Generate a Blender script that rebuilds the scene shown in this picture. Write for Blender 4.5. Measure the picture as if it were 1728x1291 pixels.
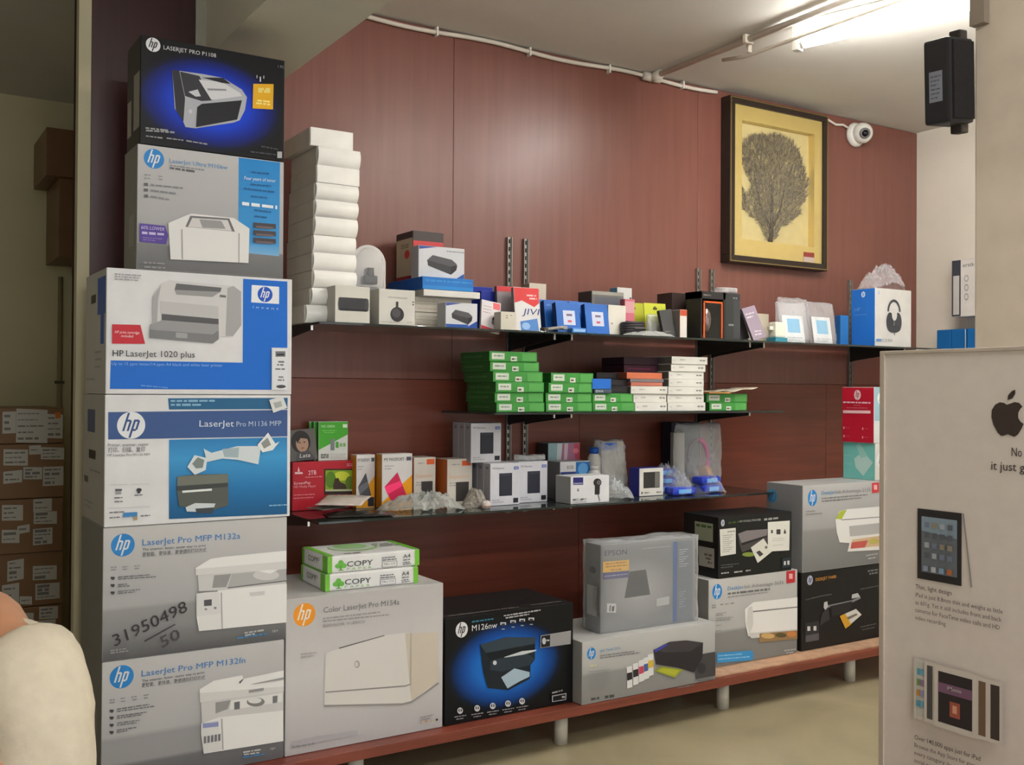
import bpy, bmesh, math, random
import numpy as np
from mathutils import Vector, Matrix, noise

for o in list(bpy.data.objects):
    bpy.data.objects.remove(o)
scene = bpy.context.scene
COL = scene.collection

# ------------------------------------------------------------------ camera, world, exposure
EYE = 1.16
cam_data = bpy.data.cameras.new('camera')
cam_data.sensor_fit = 'HORIZONTAL'
cam_data.sensor_width = 36.0
cam_data.lens = 36.0 * 1729.6 / 1728.0
cam_data.clip_start = 0.02
cam = bpy.data.objects.new('camera', cam_data)
COL.objects.link(cam)
yaw, pitch, roll = (math.radians(a) for a in (32.21, 0.467, 0.354))
fw = Vector((math.sin(yaw) * math.cos(pitch), math.cos(yaw) * math.cos(pitch), math.sin(pitch)))
rt = Vector((math.cos(yaw), -math.sin(yaw), 0))
up = rt.cross(fw)
rt, up = rt * math.cos(roll) + up * math.sin(roll), up * math.cos(roll) - rt * math.sin(roll)
cam.matrix_world = Matrix(((rt.x, up.x, -fw.x, 0), (rt.y, up.y, -fw.y, 0), (rt.z, up.z, -fw.z, EYE), (0, 0, 0, 1)))
scene.camera = cam

world = bpy.data.worlds.new('world')
scene.world = world
world.use_nodes = True
bg = world.node_tree.nodes['Background']
bg.inputs['Color'].default_value = (0.97, 0.98, 1.0, 1)
bg.inputs['Strength'].default_value = 0.6
scene.view_settings.view_transform = 'Standard'
scene.view_settings.look = 'None'
scene.view_settings.gamma = 1.0
scene.view_settings.use_curve_mapping = False
scene.view_settings.exposure = 1.62
TUBE_POWER = 48.0

# ------------------------------------------------------------------ materials
def lin(c):
    return tuple((v / 255 / 12.92) if v / 255 <= 0.04045 else ((v / 255 + 0.055) / 1.055) ** 2.4 for v in c[:3]) + (1.0,)

MATS = {}
def mat(c, rough=0.5, metal=0.0, var=0.0, scale=30.0, bump=0.0, coat=0.0):
    """plain procedural surface: colour with a little noise wear"""
    key = (tuple(c), rough, metal, var, scale, bump, coat)
    if key in MATS:
        return MATS[key]
    m = bpy.data.materials.new('surface')
    m.use_nodes = True
    nt = m.node_tree
    b = nt.nodes['Principled BSDF']
    b.inputs['Base Color'].default_value = lin(c)
    b.inputs['Roughness'].default_value = rough
    b.inputs['Metallic'].default_value = metal
    b.inputs['Coat Weight'].default_value = coat
    b.inputs['Specular IOR Level'].default_value = 0.32
    if var or bump:
        tc = nt.nodes.new('ShaderNodeTexCoord')
        n = nt.nodes.new('ShaderNodeTexNoise')
        n.inputs['Scale'].default_value = scale
        n.inputs['Detail'].default_value = 5
        nt.links.new(tc.outputs['Object'], n.inputs['Vector'])
        if var:
            r = nt.nodes.new('ShaderNodeValToRGB')
            l = lin(c)
            r.color_ramp.elements[0].position = 0.3
            r.color_ramp.elements[1].position = 0.7
            r.color_ramp.elements[0].color = tuple(max(0, v * (1 - var)) for v in l[:3]) + (1,)
            r.color_ramp.elements[1].color = tuple(min(1, v * (1 + var)) for v in l[:3]) + (1,)
            nt.links.new(n.outputs['Fac'], r.inputs['Fac'])
            nt.links.new(r.outputs['Color'], b.inputs['Base Color'])
        if bump:
            bp = nt.nodes.new('ShaderNodeBump')
            bp.inputs['Strength'].default_value = bump
            bp.inputs['Distance'].default_value = 0.01
            nt.links.new(n.outputs['Fac'], bp.inputs['Height'])
            nt.links.new(bp.outputs['Normal'], b.inputs['Normal'])
    MATS[key] = m
    return m

def card(c, rough=0.42):
    return mat(c, rough, var=0.05, scale=14)

def print_ramp(stops, radial=None, rough=0.4):
    """printed colour blend over a face (UV = face coordinates, v up)"""
    m = bpy.data.materials.new('printed_blend')
    m.use_nodes = True
    nt = m.node_tree
    b = nt.nodes['Principled BSDF']
    b.inputs['Roughness'].default_value = rough
    b.inputs['Specular IOR Level'].default_value = 0.25
    uv = nt.nodes.new('ShaderNodeUVMap')
    uv.uv_map = 'face'
    r = nt.nodes.new('ShaderNodeValToRGB')
    els = r.color_ramp.elements
    while len(els) > 1:
        els.remove(els[-1])
    els[0].position = stops[0][0]
    els[0].color = lin(stops[0][1])
    for p, c in stops[1:]:
        e = els.new(p)
        e.color = lin(c)
    if radial:
        cx, cy, rx, ry = radial
        mp = nt.nodes.new('ShaderNodeMapping')
        mp.vector_type = 'POINT'
        mp.inputs['Scale'].default_value = (1 / rx, 1 / ry, 1)
        mp.inputs['Location'].default_value = (-cx / rx, -cy / ry, 0)
        ln = nt.nodes.new('ShaderNodeVectorMath')
        ln.operation = 'LENGTH'
        nt.links.new(uv.outputs['UV'], mp.inputs['Vector'])
        nt.links.new(mp.outputs['Vector'], ln.inputs[0])
        nt.links.new(ln.outputs['Value'], r.inputs['Fac'])
    else:
        sx = nt.nodes.new('ShaderNodeSeparateXYZ')
        nt.links.new(uv.outputs['UV'], sx.inputs['Vector'])
        nt.links.new(sx.outputs['Y'], r.inputs['Fac'])
    nt.links.new(r.outputs['Color'], b.inputs['Base Color'])
    return m

def plastic_film(tint=(235, 238, 240), amount=0.22, rough=0.18):
    key = ('film', tint, amount, rough)
    if key in MATS:
        return MATS[key]
    m = bpy.data.materials.new('clear_film')
    m.use_nodes = True
    nt = m.node_tree
    out = nt.nodes['Material Output']
    b = nt.nodes['Principled BSDF']
    b.inputs['Base Color'].default_value = lin(tint)
    b.inputs['Roughness'].default_value = rough
    t = nt.nodes.new('ShaderNodeBsdfTransparent')
    mx = nt.nodes.new('ShaderNodeMixShader')
    lw = nt.nodes.new('ShaderNodeLayerWeight')
    lw.inputs['Blend'].default_value = 0.22
    ad = nt.nodes.new('ShaderNodeMath')
    ad.operation = 'MULTIPLY_ADD'
    ad.inputs[1].default_value = 0.55
    ad.inputs[2].default_value = amount
    ad.use_clamp = True
    nt.links.new(lw.outputs['Facing'], ad.inputs[0])
    nt.links.new(ad.outputs['Value'], mx.inputs['Fac'])
    nt.links.new(t.outputs['BSDF'], mx.inputs[1])
    nt.links.new(b.outputs['BSDF'], mx.inputs[2])
    nt.links.new(mx.outputs['Shader'], out.inputs['Surface'])
    MATS[key] = m
    return m

def laminate(c1, c2, horizontal=False):
    m = bpy.data.materials.new('laminate')
    m.use_nodes = True
    nt = m.node_tree
    b = nt.nodes['Principled BSDF']
    b.inputs['Roughness'].default_value = 0.36
    tc = nt.nodes.new('ShaderNodeTexCoord')
    mp = nt.nodes.new('ShaderNodeMapping')
    mp.inputs['Scale'].default_value = (1.2, 1, 22) if horizontal else (22, 1, 1.0)
    n = nt.nodes.new('ShaderNodeTexNoise')
    n.inputs['Scale'].default_value = 1.6
    n.inputs['Detail'].default_value = 6
    n.inputs['Distortion'].default_value = 0.6
    r = nt.nodes.new('ShaderNodeValToRGB')
    r.color_ramp.elements[0].position = 0.32
    r.color_ramp.elements[1].position = 0.7
    r.color_ramp.elements[0].color = lin(c1)
    r.color_ramp.elements[1].color = lin(c2)
    nt.links.new(tc.outputs['Object'], mp.inputs['Vector'])
    nt.links.new(mp.outputs['Vector'], n.inputs['Vector'])
    nt.links.new(n.outputs['Fac'], r.inputs['Fac'])
    nt.links.new(r.outputs['Color'], b.inputs['Base Color'])
    return m

def glass_mat():
    m = bpy.data.materials.new('shelf_glass')
    m.use_nodes = True
    b = m.node_tree.nodes['Principled BSDF']
    b.inputs['Base Color'].default_value = (0.14, 0.19, 0.175, 1)
    b.inputs['Roughness'].default_value = 0.04
    b.inputs['Transmission Weight'].default_value = 0.86
    b.inputs['IOR'].default_value = 1.5
    return m

def pane_mat():
    m = bpy.data.materials.new('picture_glass')
    m.use_nodes = True
    nt = m.node_tree
    g = nt.nodes.new('ShaderNodeBsdfGlossy')
    g.inputs['Roughness'].default_value = 0.02
    t = nt.nodes.new('ShaderNodeBsdfTransparent')
    mx = nt.nodes.new('ShaderNodeMixShader')
    mx.inputs['Fac'].default_value = 0.035
    nt.links.new(t.outputs['BSDF'], mx.inputs[1])
    nt.links.new(g.outputs['BSDF'], mx.inputs[2])
    nt.links.new(mx.outputs['Shader'], nt.nodes['Material Output'].inputs['Surface'])
    return m

# ------------------------------------------------------------------ object helpers
def new_obj(name, me, m=None, parent=None):
    o = bpy.data.objects.new(name, me)
    COL.objects.link(o)
    if m is not None and me is not None:
        if isinstance(m, (list, tuple)):
            for k in m:
                me.materials.append(k)
        elif not me.materials:
            me.materials.append(m)
    if parent is not None:
        o.parent = parent
    return o

def tag(o, label, cat, group=None, kind=None):
    if label:
        o['label'] = label
    if cat:
        o['category'] = cat
    if group:
        o['group'] = group
    if kind:
        o['kind'] = kind
    return o

def thing(name, label, cat, loc=(0, 0, 0), rz=0, group=None):
    o = bpy.data.objects.new(name, None)
    o.empty_display_size = 0.05
    COL.objects.link(o)
    o.location = loc
    o.rotation_euler = (0, 0, math.radians(rz))
    return tag(o, label, cat, group)

def structure(o):
    o['kind'] = 'structure'
    return o

def to_mesh(bm, name='mesh', smooth=False):
    me = bpy.data.meshes.new(name)
    bm.to_mesh(me)
    bm.free()
    if smooth:
        for p in me.polygons:
            p.use_smooth = True
    return me

def add_box(bm, x0, x1, y0, y1, z0, z1, bev=0.0):
    t = bmesh.new()
    bmesh.ops.create_cube(t, size=1)
    for v in t.verts:
        v.co = Vector(((x0 + x1) / 2 + v.co.x * (x1 - x0), (y0 + y1) / 2 + v.co.y * (y1 - y0), (z0 + z1) / 2 + v.co.z * (z1 - z0)))
    if bev:
        bmesh.ops.bevel(t, geom=t.edges[:], offset=bev, segments=2, affect='EDGES', profile=0.6)
    tmp = bpy.data.meshes.new('tmp')
    t.to_mesh(tmp)
    t.free()
    bm.from_mesh(tmp)
    bpy.data.meshes.remove(tmp)

BOXES = {}
def box_mesh(w, d, h, bev=0.002):
    k = (round(w, 4), round(d, 4), round(h, 4), bev)
    bm = bmesh.new()
    add_box(bm, 0, w, 0, d, 0, h, bev)
    return to_mesh(bm, 'box')

def box_obj(name, x0, x1, y0, y1, z0, z1, m, parent=None, bev=0.0):
    """a box whose object origin is its own base corner"""
    bm = bmesh.new()
    add_box(bm, 0, x1 - x0, 0, y1 - y0, 0, z1 - z0, bev)
    o = new_obj(name, to_mesh(bm, name), m, parent)
    o.location = (x0, y0, z0)
    return o

def add_tube(bm, pts, r, seg=10, caps=True):
    pts = [Vector(p) for p in pts]
    rs = r if isinstance(r, (list, tuple)) else [r] * len(pts)
    rings = []
    for i, p in enumerate(pts):
        d = (pts[min(i + 1, len(pts) - 1)] - pts[max(i - 1, 0)]).normalized()
        a = d.cross(Vector((0, 0, 1)))
        if a.length < 1e-3:
            a = d.cross(Vector((1, 0, 0)))
        a.normalize()
        b = d.cross(a)
        rings.append([bm.verts.new(p + (a * math.cos(t) + b * math.sin(t)) * rs[i]) for t in (2 * math.pi * k / seg for k in range(seg))])
    for A, B in zip(rings, rings[1:]):
        for k in range(seg):
            bm.faces.new((A[k], A[(k + 1) % seg], B[(k + 1) % seg], B[k]))
    if caps:
        bm.faces.new(rings[0][::-1])
        bm.faces.new(rings[-1])

def tube_obj(name, pts, r, m, parent=None, seg=10):
    bm = bmesh.new()
    base = Vector(pts[0])
    add_tube(bm, [Vector(p) - base for p in pts], r, seg)
    o = new_obj(name, to_mesh(bm, name, True), m, parent)
    o.location = base
    return o

def lathe_mesh(prof, seg=24):
    bm = bmesh.new()
    rings = [[bm.verts.new((r * math.cos(2 * math.pi * k / seg), r * math.sin(2 * math.pi * k / seg), z)) for k in range(seg)] for r, z in prof]
    for A, B in zip(rings, rings[1:]):
        for k in range(seg):
            bm.faces.new((A[k], A[(k + 1) % seg], B[(k + 1) % seg], B[k]))
    bm.faces.new(rings[0][::-1])
    bm.faces.new(rings[-1])
    return to_mesh(bm, 'lathe', True)

# ------------------------------------------------------------------ printed artwork on box faces
def homography(src, dst):
    A, b = [], []
    for (x, y), (u, v) in zip(src, dst):
        A.append([x, y, 1, 0, 0, 0, -u * x, -u * y]); b.append(u)
        A.append([0, 0, 0, x, y, 1, -v * x, -v * y]); b.append(v)
    return np.append(np.linalg.solve(np.array(A, float), np.array(b, float)), 1).reshape(3, 3)

TEXTS = {}
def text_polys(s, bold=False):
    k = (s, bold)
    if k in TEXTS:
        return TEXTS[k]
    cu = bpy.data.curves.new('lettering', 'FONT')
    cu.body = s
    cu.resolution_u = 2
    if bold:
        cu.offset = 0.006
    o = bpy.data.objects.new('lettering', cu)
    COL.objects.link(o)
    bpy.context.view_layer.update()
    me = bpy.data.meshes.new_from_object(o.evaluated_get(bpy.context.evaluated_depsgraph_get()))
    vs = np.array([v.co[:2] for v in me.vertices]) if len(me.vertices) else np.zeros((1, 2))
    fs = [tuple(p.vertices) for p in me.polygons]
    bpy.data.objects.remove(o)
    bpy.data.curves.remove(cu)
    bpy.data.meshes.remove(me)
    x0, x1 = vs[:, 0].min(), vs[:, 0].max()
    TEXTS[k] = (vs, fs, x0, max(1e-6, x1 - x0))
    return TEXTS[k]

class Art:
    """Artwork printed on one face of a box. quad = the face corners (TL, TR, BR, BL) in sketch units."""
    def __init__(s, root, dims, quad=None, face='front', grid=100.0):
        w, d, h = dims
        s.root = root
        if face == 'front':
            s.o, s.ux, s.uy, s.n, s.W, s.H = Vector((0, 0, h)), Vector((1, 0, 0)), Vector((0, 0, -1)), Vector((0, -1, 0)), w, h
        elif face == 'left':
            s.o, s.ux, s.uy, s.n, s.W, s.H = Vector((0, d, h)), Vector((0, -1, 0)), Vector((0, 0, -1)), Vector((-1, 0, 0)), d, h
        else:
            s.o, s.ux, s.uy, s.n, s.W, s.H = Vector((0, d, h)), Vector((1, 0, 0)), Vector((0, -1, 0)), Vector((0, 0, 1)), w, d
        quad = quad or ((0, 0), (grid, 0), (grid, grid), (0, grid))
        s.M = homography(quad, ((0, 0), (s.W, 0), (s.W, s.H), (0, s.H)))
        s.lift = 0.0005
    def m(s, p):
        v = s.M @ np.array((p[0], p[1], 1.0))
        return float(v[0] / v[2]), float(v[1] / v[2])
    def build(s, name, polys, label=None):
        """polys: list of (points in face metres or sketch units, colour/material, metric?)"""
        V, F, U, I, ms = [], [], [], [], []
        for pts, c, faces in polys:
            mt = c if not isinstance(c, tuple) else mat(c, 0.42)
            if mt not in ms:
                ms.append(mt)
            base = len(V)
            for (a, b) in pts:
                V.append(s.o + s.ux * a + s.uy * b + s.n * s.lift)
                U.append((a / s.W, 1 - b / s.H))
            for f in (faces or [tuple(range(len(pts)))]):
                F.append(tuple(base + i for i in f))
                I.append(ms.index(mt))
            s.lift += 0.00012
        me = bpy.data.meshes.new(name)
        me.from_pydata(V, [], F)
        uvl = me.uv_layers.new(name='face')
        for l in me.loops:
            uvl.data[l.index].uv = U[l.vertex_index]
        for k in ms:
            me.materials.append(k)
        me.polygons.foreach_set('material_index', I)
        me.update()
        # face outwards
        if me.polygons and me.polygons[0].normal.dot(s.n) < 0:
            me.flip_normals()
        o = new_obj(name, me, None, s.root)
        if label:
            o['label'] = label
        return o
    def poly(s, name, pts, c, label=None):
        return s.build(name, [([s.m(p) for p in pts], c, None)], label)
    def rect(s, name, x0, y0, x1, y1, c, label=None):
        return s.poly(name, ((x0, y0), (x1, y0), (x1, y1), (x0, y1)), c, label)
    def full(s, name, c, label=None):
        e = 0.0015
        return s.build(name, [([(e, e), (s.W - e, e), (s.W - e, s.H - e), (e, s.H - e)], c, None)], label)
    def pic(s, name, polys, label=None):
        """a printed picture of several shapes: (points | ('e',cx,cy,rx,ry) , colour)"""
        out = []
        for p, c in polys:
            if p[0] == 'e':
                _, cx, cy, rx, ry = p
                p = [(cx + rx * math.cos(t), cy + ry * math.sin(t)) for t in (2 * math.pi * k / 24 for k in range(24))]
            elif p[0] == 'r':
                _, x0, y0, x1, y1 = p
                p = [(x0, y0), (x1, y0), (x1, y1), (x0, y1)]
            out.append(([s.m(q) for q in p], c, None))
        return s.build(name, out, label)
    def text(s, string, a, b, size, c=(60, 60, 62), name='lettering', slant=0.0, bold=False):
        """baseline runs from a to b in sketch units; size = cap height in sketch units"""
        vs, fs, x0, wd = text_polys(string, bold)
        A, B = s.m(a), s.m(b)
        T = s.m((a[0], a[1] - size))
        hh = math.hypot(T[0] - A[0], T[1] - A[1]) / 0.70
        dx, dy = B[0] - A[0], B[1] - A[1]
        L = math.hypot(dx, dy)
        ex, ey = (dx / L, dy / L)
        pts = []
        for (x, y) in vs:
            px = (x - x0) / wd * L + slant * y * hh
            py = -y * hh
            pts.append((A[0] + ex * px - ey * py, A[1] + ey * px + ex * py))
        return s.build(name, [(pts, c, fs)])
    def fine(s, lines, c=(120, 120, 122), thick=5, seed=1, name='fine_print'):
        """rows of unreadably small print: each (x0, y0, x1, y1)"""
        rnd = random.Random(seed)
        pts, fs = [], []
        for (x0, y0, x1, y1) in lines:
            L = x1 - x0
            x = x0
            p0, px_, py_ = s.m((x0, y0)), s.m((x0 + 1, y0)), s.m((x0, y0 + 1))
            tx = thick * abs(py_[1] - p0[1]) / max(1e-9, abs(px_[0] - p0[0]))
            while x < x1 - tx * 0.4 or x == x0:
                wl = min(x1 - x, tx * rnd.uniform(1.2, 4.2))
                k = len(pts)
                ya = y0 + (y1 - y0) * (x - x0) / max(L, 1e-6)
                yb = y0 + (y1 - y0) * (x + wl - x0) / max(L, 1e-6)
                t = thick * rnd.uniform(0.75, 1.0)
                pts += [s.m((x, ya - t / 2)), s.m((x + wl, yb - t / 2)), s.m((x + wl, yb + t / 2)), s.m((x, ya + t / 2))]
                fs.append((k, k + 1, k + 2, k + 3))
                x += wl + tx * 0.55
        return s.build(name, [(pts, c, fs)])
    def logo(s, cx, cy, r, disc, ink, square=False, name='round_logo', wide=1.0):
        c0 = s.m((cx, cy))
        R = abs(s.m((cx, cy + r))[1] - c0[1])
        P = lambda x, y: (c0[0] + x * R * wide, c0[1] - y * R)
        polys = [([P(math.cos(t), math.sin(t)) for t in (2 * math.pi * k / 32 for k in range(32))], disc, None)]
        sl = 0.30
        def st(x, y0, y1, w=0.15):
            return [P(x + sl * y0, y0), P(x + w + sl * y0, y0), P(x + w + sl * y1, y1), P(x + sl * y1, y1)]
        def br(x0, x1, y0, y1):
            return [P(x0 + sl * y0, y0), P(x1 + sl * y0, y0), P(x1 + sl * y1, y1), P(x0 + sl * y1, y1)]
        for q in (st(-0.52, -0.42, 0.92), br(-0.4, -0.14, 0.27, 0.42), st(-0.2, -0.42, 0.34),
                  st(0.08, -0.92, 0.42), br(0.2, 0.44, 0.27, 0.42), br(0.2, 0.44, -0.42, -0.27), st(0.38, -0.34, 0.34)):
            polys.append((q, ink, None))
        return s.build(name, polys)

def carton(name, label, cat, loc, dims, body, rz=0, group=None, bev=0.003, part='carton', tape=None, lid=True):
    """a printed box: an Empty at its front-left base corner, the cardboard body a part"""
    t = thing(name, label, cat, loc, rz, group)
    w, d, h = dims
    new_obj(part, box_mesh(w, d, h, min(bev, min(dims) * 0.2)), body if not isinstance(body, tuple) else card(body), t)
    if tape:
        bm = bmesh.new()
        add_box(bm, w * 0.02, w * 0.98, d * 0.44, d * 0.56, h, h + 0.0006)
        new_obj('packing_tape', to_mesh(bm), mat(tape, 0.25), t)
    return t

# ------------------------------------------------------------------ the setting
WALL_Y, CEIL, RIGHT_X = 3.36, 2.504, 4.58
plaster = mat((196, 190, 176), 0.85, var=0.05, scale=3, bump=0.05)
white_paint = mat((214, 208, 194), 0.8, var=0.03, scale=4, bump=0.04)
ceil_paint = mat((208, 204, 196), 0.88, var=0.03, scale=3)
store_paint = mat((206, 198, 160), 0.85, var=0.06, scale=2.5, bump=0.05)
lam_v = laminate((117, 71, 61), (125, 78, 67))
lam_h = laminate((110, 54, 39), (126, 64, 47), True)
lam_dark = laminate((46, 16, 15), (60, 23, 21))
cream = mat((188, 180, 150), 0.6, var=0.04, scale=8)

def floor_material():
    m = bpy.data.materials.new('stone_floor')
    m.use_nodes = True
    nt = m.node_tree
    b = nt.nodes['Principled BSDF']
    b.inputs['Roughness'].default_value = 0.32
    tc = nt.nodes.new('ShaderNodeTexCoord')
    n = nt.nodes.new('ShaderNodeTexNoise')
    n.inputs['Scale'].default_value = 2.2
    n.inputs['Detail'].default_value = 8
    n.inputs['Distortion'].default_value = 1.2
    r = nt.nodes.new('ShaderNodeValToRGB')
    r.color_ramp.elements[0].position = 0.3
    r.color_ramp.elements[1].position = 0.72
    r.color_ramp.elements[0].color = lin((146, 138, 110))
    r.color_ramp.elements[1].color = lin((172, 162, 132))
    nt.links.new(tc.outputs['Object'], n.inputs['Vector'])
    nt.links.new(n.outputs['Fac'], r.inputs['Fac'])
    nt.links.new(r.outputs['Color'], b.inputs['Base Color'])
    return m

structure(box_obj('floor', -1.6, 4.7, -2.2, 5.3, -0.1, 0.0, floor_material()))
structure(box_obj('ceiling', -1.6, 4.7, -2.2, 5.3, CEIL, CEIL + 0.1, ceil_paint))
structure(box_obj('wall_left', -1.7, -1.6, -2.2, 5.3, 0, CEIL, plaster))
structure(box_obj('wall_right', RIGHT_X, RIGHT_X + 0.12, -2.2, 3.5, 0, CEIL, white_paint))
structure(box_obj('wall_storeroom', -1.6, 1.1, 5.2, 5.3, 0, CEIL, store_paint))
structure(box_obj('wall_partition', 1.0, 1.1, 3.5, 5.2, 0, CEIL, store_paint))
wall = structure(box_obj('wall_back', 0.55, RIGHT_X, WALL_Y + 0.012, 3.5, 0, CEIL, mat((40, 18, 16), 0.8)))
def wall_panel(x0, x1, z0, z1, m):
    g = 0.0008
    o = box_obj('panel', x0 + g, x1 - g, WALL_Y, WALL_Y + 0.012, z0 + g, z1 - g, m, None, 0.0008)
    o.parent = wall
    o.matrix_parent_inverse = Matrix.Translation(-wall.location)
for a, b in ((0.84, 1.851), (1.851, 3.07), (3.07, RIGHT_X)):
    wall_panel(a, b, 1.2, CEIL - 0.002, lam_v)
for a, b in ((0.84, 2.44), (2.44, 3.9), (3.9, RIGHT_X)):
    wall_panel(a, b, 0.0, 1.2, lam_h)

# the pier between storeroom opening and shelves, with its cream edge strips
pier = structure(box_obj('wall_pier', 0.585, 0.84, 3.135, 3.5, 0, CEIL, cream))
def pier_part(name, x0, x1, y0, y1, z0, z1, m):
    o = box_obj(name, x0, x1, y0, y1, z0, z1, m, None, 0.001)
    o.parent = pier
    o.matrix_parent_inverse = Matrix.Translation(-pier.location)
pier_part('panel', 0.537, 0.829, 3.122, 3.135, 0, CEIL - 0.002, lam_dark)
pier_part('edge_strip', 0.502, 0.536, 3.118, 3.16, 0, CEIL - 0.002, cream)
pier_part('edge_strip', 0.83, 0.868, 3.118, 3.16, 0, CEIL - 0.002, mat((150, 146, 132), 0.6, var=0.04))
structure(box_obj('trim_1', 0.86, 1.13, 0.3, WALL_Y - 0.001, 2.16, CEIL - 0.001, mat((206, 202, 186), 0.85, var=0.03, scale=4)))

# the near pillar on the right
pil = structure(box_obj('wall_pillar', 2.2, 2.55, 0.95, 1.457, 0, CEIL - 0.001, mat((224, 210, 192), 0.75, var=0.07, scale=9, bump=0.08), None, 0.004))

# ------------------------------------------------------------------ ceiling lamps, conduit, cable
white_plastic = mat((226, 224, 216), 0.4, var=0.02)
def emission(c, s):
    m = bpy.data.materials.new('lit_tube')
    m.use_nodes = True
    nt = m.node_tree
    e = nt.nodes.new('ShaderNodeEmission')
    e.inputs['Color'].default_value = c
    e.inputs['Strength'].default_value = s
    nt.links.new(e.outputs['Emission'], nt.nodes['Material Output'].inputs['Surface'])
    return m
lit = emission((1.0, 0.985, 0.955, 1), TUBE_POWER)
def tube_lamp(label, p, q, group):
    p, q = Vector(p), Vector(q)
    d = q - p
    L = d.length
    t = thing('tube_light', label, 'light', (p.x, p.y, CEIL - 0.001), math.degrees(math.atan2(d.y, d.x)), group)
    z = -(CEIL - 0.001 - p.z)
    bm = bmesh.new()
    add_box(bm, 0.0, L, -0.022, 0.022, -0.04, 0, 0.004)
    new_obj('batten', to_mesh(bm), white_plastic, t)
    bm = bmesh.new()
    add_tube(bm, [(0.025, 0, z), (L - 0.025, 0, z)], 0.0165, 16)
    new_obj('tube', to_mesh(bm, smooth=True), lit, t)
    for x in (0.0, L - 0.028):
        bm = bmesh.new()
        add_box(bm, x, x + 0.028, -0.02, 0.02, z - 0.024, -0.03, 0.005)
        new_obj('lamp_holder', to_mesh(bm), white_plastic, t)
        bm = bmesh.new()
        xx = x + 0.028 if x == 0 else x
        add_tube(bm, [(xx - 0.004, 0, z), (xx + 0.012, 0, z)] if x == 0 else [(xx + 0.004, 0, z), (xx - 0.012, 0, z)], 0.0175, 16)
        new_obj('end_cap', to_mesh(bm, smooth=True), mat((200, 200, 196), 0.3, 0.8), t)
tube_lamp('lit fluorescent tube on the ceiling beside the black speaker', (2.85, 2.61, 2.425), (3.20, 1.46, 2.425), None)
tube_lamp('lit fluorescent tube on the ceiling left of the pipe run', (2.36, 2.02, 2.425), (2.5, 0.83, 2.425), None)
tube_lamp('unseen fluorescent tube added over the sales desk for fill light', (0.1, -0.3, 2.425), (1.3, -0.3, 2.425), None)  # added lamp out of view, fills the room from behind the camera

pvc = mat((214, 206, 194), 0.45, var=0.03)
t = thing('conduit', 'white pipe run crossing the ceiling towards the tube light', 'pipe', (2.79, 3.33, 2.485))
tube = tube_obj('pipe', [(0, 0, 0), (0, -1.25, 0), (0, -2.6, 0)], 0.0125, pvc, t)
tube.location = (0, 0, 0)
for yy in (-0.55, -1.15, -1.75):
    bm = bmesh.new()
    add_box(bm, -0.022, 0.022, yy - 0.008, yy + 0.008, -0.016, 0.017, 0.003)
    new_obj('clip', to_mesh(bm), pvc, t)
bm = bmesh.new()
add_tube(bm, [(0, 0.018, 0), (0, -0.05, 0)], 0.019, 12)
add_tube(bm, [(-0.045, 0.008, 0), (0.045, 0.008, 0)], 0.018, 12)
new_obj('tee_joint', to_mesh(bm, smooth=True), pvc, t)
t = thing('conduit', 'thinner white cable hanging just below the ceiling pipe run', 'pipe', (2.825, 2.95, 2.46))
o = tube_obj('pipe', [(0, 0, 0.02), (0, -0.12, 0.0), (0, -0.7, -0.004), (0, -1.6, 0.0)], 0.007, pvc, t)
o.location = (0, 0, 0.0)
for yy in (-0.14, -0.95):
    bm = bmesh.new()
    add_box(bm, -0.01, 0.01, yy - 0.006, yy + 0.006, -0.01, 0.042, 0.002)
    new_obj('clip', to_mesh(bm), pvc, t)

t = thing('ceiling_cable', 'sagging white cable clipped along the top of the red wall', 'cable', (1.15, WALL_Y - 0.012, 2.49))
rnd = random.Random(4)
pts = [(x, 0.0, -0.004 + 0.006 * math.sin(x * 9.3) * (1 if x > 0.25 else 0.3)) for x in np.linspace(0, 2.02, 42)]
bm = bmesh.new()
add_tube(bm, pts, 0.0085, 8)
new_obj('cable', to_mesh(bm, smooth=True), pvc, t)
for x in (0.62, 1.03, 1.42, 1.82):
    bm = bmesh.new()
    add_box(bm, x - 0.004, x + 0.004, -0.011, 0.012, -0.022, 0.012, 0.002)
    new_obj('clip', to_mesh(bm), white_plastic, t)

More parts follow.
